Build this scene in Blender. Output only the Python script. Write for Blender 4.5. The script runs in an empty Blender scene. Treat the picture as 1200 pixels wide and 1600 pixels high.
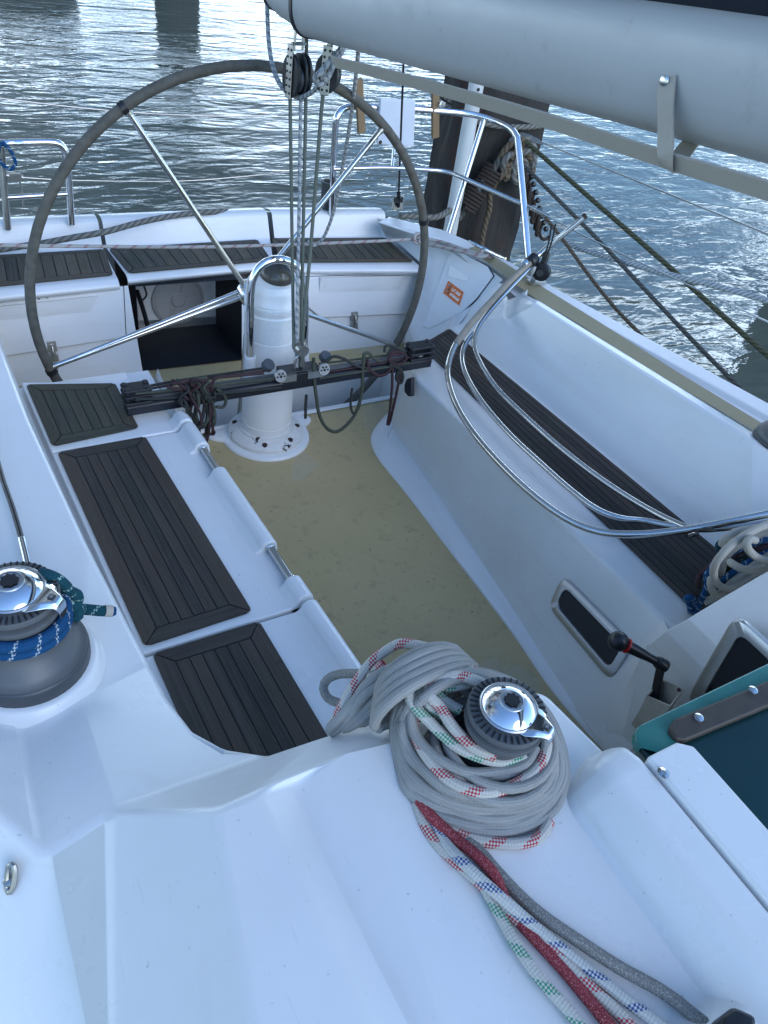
import bpy, bmesh, math, random
from mathutils import Vector, Matrix
random.seed(7)
PI = math.pi
S = bpy.context.scene
COL = S.collection

# ------------------------------------------------------------------ camera model
F = 1203.0
def nrm(v): return Vector(v).normalized()
AX = nrm((2329, -595, F)); U = nrm((-933, -1220, F)); U = (U - AX * U.dot(AX)).normalized()
DN = AX.cross(U)
if DN.y < 0: DN = -DN
CAM = Vector((-1.21531, -2.71889, 2.15))
def ray(px, py):
    c = Vector((px - 600, py - 800, F))
    return Vector((AX.dot(c), U.dot(c), -DN.dot(c)))
def V(px, py, z):
    d = ray(px, py); return CAM + d * ((z - CAM.z) / d.z)
def VY(px, py, y):
    d = ray(px, py); return CAM + d * ((y - CAM.y) / d.y)
def VX(px, py, x):
    d = ray(px, py); return CAM + d * ((x - CAM.x) / d.x)
def VPL(px, py, p0, n):
    d = ray(px, py); n = Vector(n); return CAM + d * ((Vector(p0) - CAM).dot(n) / d.dot(n))
def VV(pts): return [V(*p) for p in pts]

# ------------------------------------------------------------------ materials
def newmat(name):
    m = bpy.data.materials.new(name); m.use_nodes = True
    nt = m.node_tree; b = nt.nodes['Principled BSDF']
    return m, nt, b
def N(nt, t, **kw):
    n = nt.nodes.new(t)
    for k, v in kw.items():
        if k in n.inputs.keys() if hasattr(n.inputs, 'keys') else False: n.inputs[k].default_value = v
        else: setattr(n, k, v)
    return n
def mth(nt, op, a, b=None, c=None):
    n = nt.nodes.new('ShaderNodeMath'); n.operation = op
    for i, x in enumerate((a, b, c)):
        if x is None: continue
        if isinstance(x, (int, float)): n.inputs[i].default_value = x
        else: nt.links.new(x, n.inputs[i])
    return n.outputs[0]
def noise(nt, scale, detail=4, rough=.55, vec=None, dist=0):
    n = nt.nodes.new('ShaderNodeTexNoise'); n.inputs['Scale'].default_value = scale
    n.inputs['Detail'].default_value = detail; n.inputs['Roughness'].default_value = rough
    n.inputs['Distortion'].default_value = dist
    if vec is not None: nt.links.new(vec, n.inputs['Vector'])
    return n.outputs['Fac']
def ramp(nt, fac, stops):
    r = nt.nodes.new('ShaderNodeValToRGB'); e = r.color_ramp.elements
    while len(e) < len(stops): e.new(.5)
    for i, (p, c) in enumerate(stops):
        e[i].position = p; e[i].color = (*c, 1) if len(c) == 3 else c
    nt.links.new(fac, r.inputs[0]); return r.outputs[0]
def mix(nt, fac, a, b):
    n = nt.nodes.new('ShaderNodeMix'); n.data_type = 'RGBA'
    for i, x in ((0, fac), (6, a), (7, b)):
        if isinstance(x, (int, float)): n.inputs[i].default_value = x
        elif isinstance(x, tuple): n.inputs[i].default_value = (*x, 1)
        else: nt.links.new(x, n.inputs[i])
    return n.outputs[2]
def objco(nt): return nt.nodes.new('ShaderNodeTexCoord').outputs['Object']
def mapped(nt, scale, src=None):
    m = nt.nodes.new('ShaderNodeMapping'); m.inputs['Scale'].default_value = scale
    nt.links.new(src if src is not None else objco(nt), m.inputs['Vector']); return m.outputs[0]
def bump(nt, b, h, strength=.3, dist=.002):
    n = nt.nodes.new('ShaderNodeBump'); n.inputs['Strength'].default_value = strength
    n.inputs['Distance'].default_value = dist
    nt.links.new(h, n.inputs['Height']); nt.links.new(n.outputs[0], b.inputs['Normal'])
L = lambda nt, a, b: nt.links.new(a, b)

def gelcoat(name, col, rough=.28, dirt=.12):
    m, nt, b = newmat(name); co = objco(nt)
    n1 = noise(nt, 2.2, 6, .65, co); n2 = noise(nt, 38, 3, .6, co)
    f = mth(nt, 'MULTIPLY', ramp(nt, n1, [(.42, (0, 0, 0)), (.75, (1, 1, 1))]), dirt * 1.6)
    c = mix(nt, f, col, tuple(x * y for x, y in zip(col, (.80, .78, .70))))
    st = noise(nt, 1, 4, .6, mapped(nt, (3, 1.2, 26), co)); st = mth(nt, 'MULTIPLY', ramp(nt, st, [(.56, (0, 0, 0)), (.74, (1, 1, 1))]), .28)
    c = mix(nt, st, c, tuple(x * y for x, y in zip(col, (.78, .76, .66))))
    sc_ = ramp(nt, noise(nt, 1, 2, .5, mapped(nt, (90, 7, 40), co), 1.5), [(.70, (0, 0, 0)), (.74, (1, 1, 1))])
    c = mix(nt, mth(nt, 'MULTIPLY', mth(nt, 'MULTIPLY', sc_, .22), n1), c, (.3, .3, .29))
    sp = ramp(nt, noise(nt, 75, 2, .5, co), [(.725, (0, 0, 0)), (.77, (1, 1, 1))])
    c = mix(nt, mth(nt, 'MULTIPLY', sp, .35), c, (.22, .22, .2))
    L(nt, c, b.inputs['Base Color'])
    r = mth(nt, 'MULTIPLY_ADD', n1, .25, rough - .1); L(nt, r, b.inputs['Roughness'])
    b.inputs['Coat Weight'].default_value = .25; b.inputs['Coat Roughness'].default_value = .18
    bump(nt, b, noise(nt, 6, 2, .5, co), .08, .01)
    return m
def plain(name, col, rough=.5, metal=0, var=.15, scale=30, bmp=.1, spec=.5):
    m, nt, b = newmat(name); co = objco(nt)
    n1 = noise(nt, scale, 5, .6, co)
    c = mix(nt, n1, tuple(x * (1 - var) for x in col), tuple(min(1, x * (1 + var)) for x in col))
    L(nt, c, b.inputs['Base Color']); b.inputs['Metallic'].default_value = metal
    b.inputs['Specular IOR Level'].default_value = spec
    L(nt, mth(nt, 'MULTIPLY_ADD', n1, .2, rough - .1), b.inputs['Roughness'])
    if bmp: bump(nt, b, n1, bmp, .002)
    return m
def ropemat(name, base, fleck=None, period=.055, laid=False, fleckw=.38, dirt=.3, pitch=.0105, nn=5, fleck2=None, heather=None):
    m, nt, b = newmat(name)
    uv = nt.nodes.new('ShaderNodeUVMap'); s = nt.nodes.new('ShaderNodeSeparateXYZ'); L(nt, uv.outputs[0], s.inputs[0])
    u, v = s.outputs[0], s.outputs[1]
    dn = noise(nt, 9, 5, .65, objco(nt)); fn = noise(nt, 160, 3, .7, objco(nt))
    dk = tuple(x * (1 - dirt) for x in base)
    c = mix(nt, dn, dk, tuple(min(1, x * (1 + dirt * .5)) for x in base))
    if laid:
        tw = mth(nt, 'SINE', mth(nt, 'MULTIPLY', mth(nt, 'ADD', mth(nt, 'DIVIDE', u, pitch), mth(nt, 'MULTIPLY', v, 3)), 2 * PI))
        h = tw
        c = mix(nt, mth(nt, 'MULTIPLY_ADD', tw, .5, .5), tuple(x * .45 for x in base), c)
    else:
        a1 = mth(nt, 'SINE', mth(nt, 'MULTIPLY', mth(nt, 'ADD', mth(nt, 'DIVIDE', u, pitch), mth(nt, 'MULTIPLY', v, nn)), 2 * PI))
        a2 = mth(nt, 'SINE', mth(nt, 'MULTIPLY', mth(nt, 'SUBTRACT', mth(nt, 'DIVIDE', u, pitch), mth(nt, 'MULTIPLY', v, nn)), 2 * PI))
        h = mth(nt, 'MULTIPLY', a1, a2)
        c = mix(nt, mth(nt, 'MULTIPLY_ADD', h, .3, .3), c, tuple(x * .62 for x in base))
        if fleck:
            fr = mth(nt, 'FRACT', mth(nt, 'ADD', mth(nt, 'ADD', mth(nt, 'DIVIDE', u, period), mth(nt, 'MULTIPLY', v, 1)), mth(nt, 'MULTIPLY', dn, .9)))
            mk = mth(nt, 'MULTIPLY', mth(nt, 'LESS_THAN', fr, fleckw), mth(nt, 'GREATER_THAN', h, -.02))
            c = mix(nt, mth(nt, 'MULTIPLY', mk, .92), c, fleck)
        if fleck2:
            fr = mth(nt, 'FRACT', mth(nt, 'ADD', mth(nt, 'DIVIDE', u, period), mth(nt, 'MULTIPLY_ADD', v, 1, .5)))
            mk = mth(nt, 'MULTIPLY', mth(nt, 'LESS_THAN', fr, fleckw), mth(nt, 'GREATER_THAN', h, -.02))
            c = mix(nt, mth(nt, 'MULTIPLY', mk, .9), c, fleck2)
    if heather:
        c = mix(nt, ramp(nt, noise(nt, 420, 2, .6, objco(nt)), [(.52, (0, 0, 0)), (.66, (1, 1, 1))]), c, heather)
    L(nt, c, b.inputs['Base Color']); b.inputs['Roughness'].default_value = .85
    b.inputs['Specular IOR Level'].default_value = .2
    bump(nt, b, mth(nt, 'ADD', mth(nt, 'MULTIPLY', h, 1.0 if laid else .55), mth(nt, 'MULTIPLY', fn, 1.6)), .5, .0013 if not laid else .004)
    return m
def teakmat(name, tint, algae=0):
    m, nt, b = newmat(name)
    uv = nt.nodes.new('ShaderNodeUVMap').outputs[0]; co = objco(nt)
    g1 = noise(nt, 1, 6, .75, mapped(nt, (4, 120, 1), uv)); g3 = noise(nt, 1, 3, .6, mapped(nt, (1.6, 46, 1), uv)); g2 = noise(nt, 5.5, 5, .65, co)
    at = nt.nodes.new('ShaderNodeVertexColor'); at.layer_name = 'plank'
    c = mix(nt, ramp(nt, g1, [(.3, (0, 0, 0)), (.7, (1, 1, 1))]), tuple(x * .36 for x in tint), tuple(x * 1.6 for x in tint))
    c = mix(nt, mth(nt, 'MULTIPLY', at.outputs[0], .75), c, tuple(x * y for x, y in zip(tint, (2.3, 1.85, 1.5))))
    c = mix(nt, mth(nt, 'MULTIPLY', ramp(nt, g3, [(.47, (0, 0, 0)), (.7, (1, 1, 1))]), .6), c, tuple(x * 2.1 for x in tint))
    gr = ramp(nt, g2, [(.45, (0, 0, 0)), (.68, (1, 1, 1))])
    c = mix(nt, mth(nt, 'MULTIPLY', gr, .18 + algae), c, (.062, .072, .045))
    sp = ramp(nt, noise(nt, 55, 3, .6, co), [(.66, (0, 0, 0)), (.72, (1, 1, 1))])
    c = mix(nt, mth(nt, 'MULTIPLY', sp, .35), c, tuple(x * .3 for x in tint))
    L(nt, c, b.inputs['Base Color'])
    L(nt, mth(nt, 'MULTIPLY_ADD', g2, .35, .45), b.inputs['Roughness']); b.inputs['Specular IOR Level'].default_value = .35
    bump(nt, b, g1, .9, .003); return m

M = {}
M['gel'] = gelcoat('gelcoat', (.80, .80, .79), .28, .16)
M['gel2'] = gelcoat('gelcoat_warm', (.77, .76, .73), .32, .3)
M['ss'] = plain('stainless', (.62, .62, .61), .14, 1, .06, 60, .03)
M['ssdull'] = plain('stainless_dull', (.45, .44, .41), .34, 1, .2, 40, .1)
M['chrome'] = plain('polished_chrome', (.82, .82, .83), .07, 1, .03, 20, 0)
M['alu'] = plain('brushed_aluminium', (.55, .56, .57), .35, 1, .06, 90, .06)
M['black'] = plain('black_plastic', (.012, .013, .016), .38, 0, .3)
M['blackalu'] = plain('black_anodised', (.010, .012, .018), .35, 0, .3, 20, .1)
M['dkgrey'] = plain('dark_grey_drum', (.075, .08, .085), .42, .3, .15, 30, .08)
M['midgrey'] = plain('grey_drum', (.115, .12, .125), .45, .3, .12, 30, .06)
M['jaw'] = plain('grey_jaw_plastic', (.10, .105, .11), .55, 0, .12)
M['hollow_shade'] = plain('painted_hollow_shade', (.008, .01, .014), .6, 0, .2)  # near-black colour painted in for the shade inside holes and hollows
M['boomgrey'] = None
def boommat():
    m, nt, b = newmat('boom_paint'); co = objco(nt)
    n1 = noise(nt, 1, 6, .65, mapped(nt, (9, .8, 9), co)); n2 = noise(nt, 14, 5, .65, co)
    c = mix(nt, n1, (.42, .425, .415), (.53, .53, .515))
    c = mix(nt, mth(nt, 'MULTIPLY', ramp(nt, n2, [(.58, (0, 0, 0)), (.7, (1, 1, 1))]), .3), c, (.26, .26, .24))
    sc_ = ramp(nt, noise(nt, 1, 2, .5, mapped(nt, (70, 4, 70), co), 1), [(.69, (0, 0, 0)), (.73, (1, 1, 1))]); c = mix(nt, mth(nt, 'MULTIPLY', sc_, .35), c, (.55, .55, .53))
    L(nt, c, b.inputs['Base Color']); L(nt, mth(nt, 'MULTIPLY_ADD', n2, .25, .33), b.inputs['Roughness']); b.inputs['Metallic'].default_value = .15
    return m
M['boomgrey'] = boommat()
M['navy'] = plain('navy_canvas', (.012, .016, .028), .85, 0, .3, 120, .4)
M['wheelrim'] = plain('worn_leather_rim', (.095, .088, .072), .75, 0, .8, 26, .6)
M['caulk'] = plain('caulk', (.008, .008, .009), .6, 0, .2)
M['teak'] = teakmat('weathered_teak', (.037, .032, .028))
M['teakg'] = teakmat('mossy_teak', (.046, .043, .033), .4)
M['teaks'] = teakmat('stern_teak', (.066, .061, .049), .3)
M['orange'] = plain('orange_sticker', (.75, .17, .03), .45, 0, .06)
M['stickw'] = plain('sticker_white', (.85, .8, .75), .5, 0, .03)
M['red'] = plain('red_plastic', (.5, .02, .02), .4, 0, .1)
M['tan'] = None
M['varnish'] = plain('weathered_wood_pad', (.23, .15, .08), .6, 0, .35, 18, .4)
M['darkwood'] = plain('dark_wood_handle', (.05, .038, .03), .55, 0, .6, 25, .5)
M['web'] = plain('webbing', (.46, .41, .34), .85, 0, .12, 200, .4)
M['pvc'] = plain('white_pvc', (.62, .63, .62), .45, 0, .15, 8, .1)
M['box'] = plain('white_board', (.62, .66, .74), .5, 0, .08, 10, .08)
M['pocket'] = plain('stained_pocket', (.46, .42, .35), .5, 0, .35, 22, .2)
M['dome'] = plain('compass_dome', (.075, .068, .055), .18, 0, .2)
M['sleeve'] = plain('weathered_foam_sleeve', (.27, .24, .19), .75, 0, .4, 26, .5)
M['rust'] = plain('rusty_iron', (.05, .035, .028), .8, .3, .5, 40, .6)
M['ropegrey'] = ropemat('rope_grey', (.37, .365, .345), None, dirt=.38, pitch=.007, nn=6)
M['roperedf'] = ropemat('rope_red_fleck', (.60, .56, .50), (.42, .012, .03), .062, dirt=.2)
M['ropegreenf'] = ropemat('rope_green_fleck', (.60, .58, .52), (.02, .25, .14), .062, dirt=.25)
M['ropebluef'] = ropemat('rope_blue_fleck', (.58, .58, .55), (.01, .055, .22), .062, fleckw=.26, dirt=.2)
M['ropered'] = ropemat('rope_red', (.27, .042, .052), None, dirt=.45, pitch=.0062, nn=7, heather=(.48, .16, .17))
M['ropeworn'] = ropemat('rope_worn_grey', (.25, .24, .22), None, heather=(.40, .39, .36), dirt=.35, pitch=.008, nn=5)
M['ropeblue'] = ropemat('rope_blue', (.010, .075, .19), (.45, .5, .5), .04, fleckw=.16, dirt=.35)
M['ropeteal'] = ropemat('rope_teal', (.012, .075, .10), (.3, .45, .4), .04, fleckw=.16, dirt=.35)
M['ropebuff'] = ropemat('rope_buff', (.46, .43, .37), None, dirt=.3, pitch=.008, nn=5)
M['ropemain'] = ropemat('rope_mainsheet', (.15, .165, .135), None, dirt=.4, pitch=.008, nn=4)
M['ropectl'] = ropemat('rope_control', (.085, .095, .07), None, dirt=.5, pitch=.008, nn=4)
M['ropedark'] = ropemat('rope_dark', (.05, .052, .048), None, dirt=.5, pitch=.008, nn=4)
M['ropemar'] = ropemat('rope_maroon', (.075, .042, .045), None, dirt=.5, pitch=.008, nn=4)
M['ropeblkf'] = ropemat('rope_black_fleck', (.48, .49, .48), (.02, .03, .06), .03, fleckw=.45, dirt=.3)
M['ropewr'] = ropemat('rope_white_red', (.5, .47, .43), (.25, .03, .04), .07, fleckw=.25, dirt=.25)
M['laidgrey'] = ropemat('laid_grey', (.26, .25, .22), laid=True, pitch=.045)
M['laidgreen'] = ropemat('laid_green', (.13, .13, .075), laid=True, pitch=.04)
M['laiddark'] = ropemat('laid_dark', (.14, .14, .125), laid=True, pitch=.04)
M['laidbrown'] = ropemat('laid_brown', (.20, .15, .10), laid=True, pitch=.04)
M['laidwhite'] = ropemat('laid_white', (.62, .65, .66), laid=True, pitch=.03)

def flangemat():
    m, nt, b = newmat('chipped_flange'); co = objco(nt)
    ch = ramp(nt, noise(nt, 17, 5, .65, co, .4), [(.635, (0, 0, 0)), (.65, (1, 1, 1))]); n1 = noise(nt, 40, 4, .6, co)
    c = mix(nt, n1, (.62, .60, .55), (.78, .77, .74))
    L(nt, mix(nt, ch, c, (.015, .014, .012)), b.inputs['Base Color']); b.inputs['Roughness'].default_value = .45
    bump(nt, b, mth(nt, 'MULTIPLY', ch, -1), .6, .003); return m
M['flange'] = flangemat()
def tanmat():
    m, nt, b = newmat('tan_nonskid'); co = objco(nt)
    n1 = noise(nt, 3.2, 6, .65, co); n2 = noise(nt, 420, 2, .5, co); n3 = noise(nt, 13, 5, .7, co)
    c = mix(nt, n1, (.42, .325, .16), (.55, .42, .215))
    dk = ramp(nt, n3, [(.54, (0, 0, 0)), (.72, (1, 1, 1))])
    c = mix(nt, mth(nt, 'MULTIPLY', dk, .42), c, (.17, .14, .085))
    sp = ramp(nt, noise(nt, 46, 3, .6, co), [(.655, (0, 0, 0)), (.70, (1, 1, 1))])
    c = mix(nt, mth(nt, 'MULTIPLY', sp, .55), c, (.06, .05, .035))
    wet = ramp(nt, noise(nt, 2.6, 2, .4, co, .6), [(.635, (0, 0, 0)), (.645, (1, 1, 1))])
    c = mix(nt, mth(nt, 'MULTIPLY', wet, .35), c, (.46, .42, .32))
    L(nt, c, b.inputs['Base Color'])
    L(nt, mth(nt, 'MULTIPLY_ADD', wet, -.22, .42), b.inputs['Roughness'])
    bump(nt, b, mth(nt, 'MULTIPLY', n2, mth(nt, 'SUBTRACT', 1, wet)), .25, .001); return m
M['tan'] = tanmat()
M['nonskid'] = plain('grey_nonskid', (.69, .69, .62), .7, 0, .12, 300, .5)
M['beige'] = plain('beige_nonskid', (.31, .26, .15), .65, 0, .18, 60, .3)
def acrylic():
    m, nt, b = newmat('dark_green_acrylic'); co = objco(nt)
    n = noise(nt, 5, 4, .6, co)
    L(nt, mix(nt, n, (.001, .022, .026), (.003, .042, .042)), b.inputs['Base Color'])
    L(nt, mth(nt, 'MULTIPLY_ADD', noise(nt, 30, 4, .6, co), .2, .08), b.inputs['Roughness'])
    return m
M['acr'] = acrylic()
M['acredge'] = plain('acrylic_edge', (.035, .19, .165), .2, 0, .35, 12, .05)
M['glass'] = plain('smoked_pane', (.006, .008, .012), .08, 0, .2, 8, 0)
def pilemat():
    m, nt, b = newmat('tarred_timber')
    co = objco(nt); g = noise(nt, 1, 7, .7, mapped(nt, (26, 26, 2.2), co)); n = noise(nt, 3.5, 5, .65, co)
    c = mix(nt, g, (.007, .007, .007), (.062, .053, .046))
    rz = ramp(nt, n, [(.52, (0, 0, 0)), (.66, (1, 1, 1))])
    c = mix(nt, mth(nt, 'MULTIPLY', rz, .6), c, (.050, .022, .016))
    L(nt, c, b.inputs['Base Color']); b.inputs['Roughness'].default_value = .8
    bump(nt, b, mth(nt, 'ADD', g, n), .9, .02); return m
M['pile'] = pilemat()
def watermat():
    m, nt, b = newmat('harbour_water'); co = objco(nt)
    L(nt, mix(nt, noise(nt, .35, 4, .6, co), (.085, .105, .085), (.125, .138, .105)), b.inputs['Base Color'])
    b.inputs['Roughness'].default_value = .02; b.inputs['IOR'].default_value = 1.35
    def lay(rot, sc, scale, det, dist):
        mp = nt.nodes.new('ShaderNodeMapping'); mp.inputs['Rotation'].default_value = (0, 0, math.radians(rot))
        mp.inputs['Scale'].default_value = (*sc, 1); L(nt, co, mp.inputs['Vector']); return noise(nt, scale, det, .5, mp.outputs[0], dist)
    a = lay(-20, (.7, 1.7), 2.2, 2, .9); c = lay(-8, (.8, 1.6), 6.5, 2, .8); d = lay(24, (.6, 1.5), 1.0, 2, .5); e = lay(12, (1, 1.4), 15, 2, .6)
    w = noise(nt, .42, 3, .6, co, .4); w = ramp(nt, w, [(.34, (.25, .25, .25)), (.66, (1, 1, 1))])
    h = mth(nt, 'ADD', mth(nt, 'ADD', mth(nt, 'MULTIPLY', a, .8), mth(nt, 'MULTIPLY', d, 1.3)), mth(nt, 'MULTIPLY', mth(nt, 'ADD', mth(nt, 'MULTIPLY', c, .27), mth(nt, 'MULTIPLY', e, .06)), w))
    bump(nt, b, h, 1.0, .026); return m
M['water'] = watermat()

# ------------------------------------------------------------------ mesh builder
class MB:
    def __init__(s): s.v = []; s.f = []; s.uv = []; s.col = []
    def face(s, idx, uv=None, col=0.): s.f.append(tuple(idx)); s.uv.append(uv or [(0, 0)] * len(idx)); s.col.append(col)
    def add(s, pts):
        i = len(s.v); s.v.extend(Vector(p) for p in pts); return i
    def poly(s, pts, uv=None, col=0.):
        i = s.add(pts); s.face(range(i, i + len(pts)), uv, col); return s
    def box(s, c, size, rot=None, taper=1.0):
        c = Vector(c); hx, hy, hz = (x / 2 for x in size); R = rot or Matrix.Identity(3)
        P = []
        for sz in (-1, 1):
            k = taper if sz > 0 else 1
            for sx, sy in ((-1, -1), (1, -1), (1, 1), (-1, 1)):
                P.append(c + R @ Vector((sx * hx * k, sy * hy * k, sz * hz)))
        i = s.add(P)
        for q in ((3, 2, 1, 0), (4, 5, 6, 7), (0, 1, 5, 4), (1, 2, 6, 5), (2, 3, 7, 6), (3, 0, 4, 7)): s.face([i + a for a in q])
        return s
    def bar(s, a, b, w, h, up=(0, 0, 1)):
        a = Vector(a); b = Vector(b); d = (b - a); l = d.length; y = d.normalized()
        x = y.cross(Vector(up)).normalized(); z = x.cross(y)
        R = Matrix((x, y, z)).transposed()
        return s.box((a + b) / 2, (w, l, h), R)
    def prism(s, outline, d):          # outline: list of Vector, extruded by vector d
        n = len(outline); d = Vector(d); i = s.add(outline); j = s.add([Vector(p) + d for p in outline])
        s.face([i + k for k in range(n)][::-1]); s.face([j + k for k in range(n)])
        for k in range(n): s.face([i + k, i + (k + 1) % n, j + (k + 1) % n, j + k])
        return s
    def loft(s, rings, closed=True, cap=False):
        n = len(rings[0]); ids = [s.add(r) for r in rings]
        for a, b in zip(ids, ids[1:]):
            for k in range(n if closed else n - 1):
                s.face([a + k, a + (k + 1) % n, b + (k + 1) % n, b + k])
        if cap: s.face([ids[0] + k for k in range(n)][::-1]); s.face([ids[-1] + k for k in range(n)])
        return s
    def tube(s, pts, r, n=8, smooth=True, res=None, closed=False, cap=True, flat=1.0):
        P = [Vector(p) for p in pts]
        if smooth and len(P) > 2: P = catmull(P, res or .02, closed)
        m = len(P); rs = r if isinstance(r, (list, tuple)) else None
        T = []
        for k in range(m):
            if closed: t = P[(k + 1) % m] - P[k - 1]
            else: t = P[min(k + 1, m - 1)] - P[max(k - 1, 0)]
            T.append(t.normalized() if t.length > 1e-9 else Vector((0, 0, 1)))
        up = Vector((0, 0, 1)) if abs(T[0].z) < .9 else Vector((0, 1, 0))
        nx = T[0].cross(up).normalized(); ln = 0; base = len(s.v); us = []
        for k in range(m):
            if k:
                nx = (nx - T[k] * nx.dot(T[k]))
                nx = nx.normalized() if nx.length > 1e-6 else T[k].orthogonal().normalized()
                ln += (P[k] - P[k - 1]).length
            us.append(ln); ny = T[k].cross(nx)
            rr = rs[min(len(rs) - 1, int(k / max(1, m - 1) * (len(rs) - 1) + .5))] if rs else r
            s.v.extend(P[k] + nx * (rr * math.cos(2 * PI * a / n)) + ny * (rr * flat * math.sin(2 * PI * a / n)) for a in range(n))
        segs = m if closed else m - 1
        for k in range(segs):
            k2 = (k + 1) % m; u0 = us[k]; u1 = us[k2] if k2 else us[k] + (P[0] - P[k]).length
            for a in range(n):
                a2 = (a + 1) % n
                s.face([base + k * n + a, base + k * n + a2, base + k2 * n + a2, base + k2 * n + a],
                       [(u0, a / n), (u0, (a + 1) / n), (u1, (a + 1) / n), (u1, a / n)])
        if cap and not closed:
            s.face([base + a for a in range(n)][::-1]); s.face([base + (m - 1) * n + a for a in range(n)])
        return s
    def lathe(s, prof, c=(0, 0, 0), n=32, axis=None, a0=0):
        # prof: list of (r, z) bottom to top along axis
        c = Vector(c); z = Vector(axis).normalized() if axis else Vector((0, 0, 1))
        x = Vector((1, 0, 0)) if abs(z.x) < .9 else Vector((0, 1, 0)); x = (x - z * x.dot(z)).normalized(); y = z.cross(x)
        rings = []
        for r, h in prof:
            r = max(r, 1e-4)
            rings.append([c + z * h + x * (r * math.cos(2 * PI * k / n + a0)) + y * (r * math.sin(2 * PI * k / n + a0)) for k in range(n)])
        return s.loft(rings, True, True)
    def sphere(s, c, r, n=16, sx=1, sy=1, sz=1):
        c = Vector(c); rings = []
        m = n // 2
        for i in range(m + 1):
            t = -PI / 2 + PI * i / m; rr = max(math.cos(t), 1e-3)
            rings.append([c + Vector((sx * r * rr * math.cos(2 * PI * k / n), sy * r * rr * math.sin(2 * PI * k / n), sz * r * math.sin(t))) for k in range(n)])
        return s.loft(rings, True, True)
    def build(s, name, mat, parent=None, bevel=0, seg=3, angle=25, sharp=35, weld=True, flatten=False, vcol=False):
        me = bpy.data.meshes.new(name); me.from_pydata([tuple(p) for p in s.v], [], s.f)
        uvl = me.uv_layers.new(name='UVMap'); k = 0
        for f in s.uv:
            for t in f: uvl.data[k].uv = t; k += 1
        if vcol:
            ca = me.color_attributes.new('plank', 'FLOAT_COLOR', 'CORNER'); k = 0
            for f, c in zip(s.f, s.col):
                for _ in f: ca.data[k].color = (c, c, c, 1); k += 1
        if weld:
            bm = bmesh.new(); bm.from_mesh(me); bmesh.ops.remove_doubles(bm, verts=bm.verts, dist=1e-5)
            bmesh.ops.recalc_face_normals(bm, faces=bm.faces); bm.to_mesh(me); bm.free()
        me.materials.append(M[mat] if isinstance(mat, str) else mat)
        if not flatten:
            me.shade_smooth()
            if not bevel: me.set_sharp_from_angle(angle=math.radians(sharp))
        o = bpy.data.objects.new(name, me); COL.objects.link(o)
        if parent:
            o.parent = parent; o.matrix_parent_inverse = Matrix.Translation(wloc(parent)).inverted()
        if bevel:
            b = o.modifiers.new('bevel', 'BEVEL'); b.width = bevel; b.segments = seg; b.limit_method = 'ANGLE'
            b.angle_limit = math.radians(angle); b.harden_normals = False
            w = o.modifiers.new('wn', 'WEIGHTED_NORMAL'); w.keep_sharp = False; w.weight = 80
        return o
def wloc(o):          # parts sit at the world origin: only a top-level thing has a location of its own
    return o.location.copy() if o.parent is None else Vector((0, 0, 0))
def catmull(P, step, closed=False):
    out = []; m = len(P)
    rng = range(m) if closed else range(m - 1)
    for i in rng:
        p0 = P[i - 1] if (i > 0 or closed) else P[0] * 2 - P[1]
        p1 = P[i]; p2 = P[(i + 1) % m]
        p3 = P[(i + 2) % m] if (closed or i + 2 < m) else p2 * 2 - p1
        k = max(2, int((p2 - p1).length / step) + 1)
        # centripetal-ish: plain uniform with tension
        for j in range(k):
            t = j / k; t2 = t * t; t3 = t2 * t
            out.append(.5 * ((2 * p1) + (p2 - p0) * t + (2 * p0 - 5 * p1 + 4 * p2 - p3) * t2 + (3 * p1 - p0 - 3 * p2 + p3) * t3))
    if not closed: out.append(P[-1])
    return out
def tag(o, label, cat, group=None, kind=None):
    o['label'] = label; o['category'] = cat
    if group: o['group'] = group
    if kind: o['kind'] = kind
    return o
def thing(name, label, cat, loc=(0, 0, 0), group=None):
    o = bpy.data.objects.new(name, None); COL.objects.link(o); o.location = loc; o.empty_display_size = .1
    return tag(o, label, cat, group)
def rope(name, pts, r, mat, label, cat='rope', group=None, parent=None, res=.012, n=8, jit=0):
    pts = [Vector(p) for p in pts]
    if jit: pts = [p + Vector((random.uniform(-jit, jit), random.uniform(-jit, jit), random.uniform(-jit, jit))) for p in pts]
    o = MB().tube(pts, r, n, True, res).build(name, mat, parent, sharp=60)
    if label: tag(o, label, cat, group)
    return o
# ------------------------------------------------------------------ camera, world, light
cd = bpy.data.cameras.new('camera'); cam = bpy.data.objects.new('camera', cd); COL.objects.link(cam)
cd.sensor_fit = 'VERTICAL'; cd.sensor_height = 24; cd.lens = 24 / 2 / (800 / F); cd.clip_end = 2000; cd.clip_start = .02
Rm = Matrix((Vector((AX.x, U.x, -DN.x)), -Vector((AX.y, U.y, -DN.y)), -Vector((AX.z, U.z, -DN.z)))).transposed()
cam.matrix_world = Matrix.Translation(CAM) @ Rm.to_4x4()
S.camera = cam
SUN_EL, SUN_ROT = math.radians(30), math.radians(165)
w = bpy.data.worlds.new('World'); S.world = w; w.use_nodes = True; nt = w.node_tree
bg = nt.nodes['Background']; bg.inputs['Strength'].default_value = .15
sky = nt.nodes.new('ShaderNodeTexSky'); sky.sky_type = 'NISHITA'; sky.sun_disc = False
sky.sun_elevation = SUN_EL; sky.sun_rotation = SUN_ROT; sky.air_density = 1.2; sky.dust_density = .2; sky.ozone_density = 6
tc = nt.nodes.new('ShaderNodeTexCoord'); sp = nt.nodes.new('ShaderNodeSeparateXYZ'); L(nt, tc.outputs['Generated'], sp.inputs[0])
dz = mth(nt, 'ADD', mth(nt, 'MAXIMUM', sp.outputs[2], 0), .12)
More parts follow.
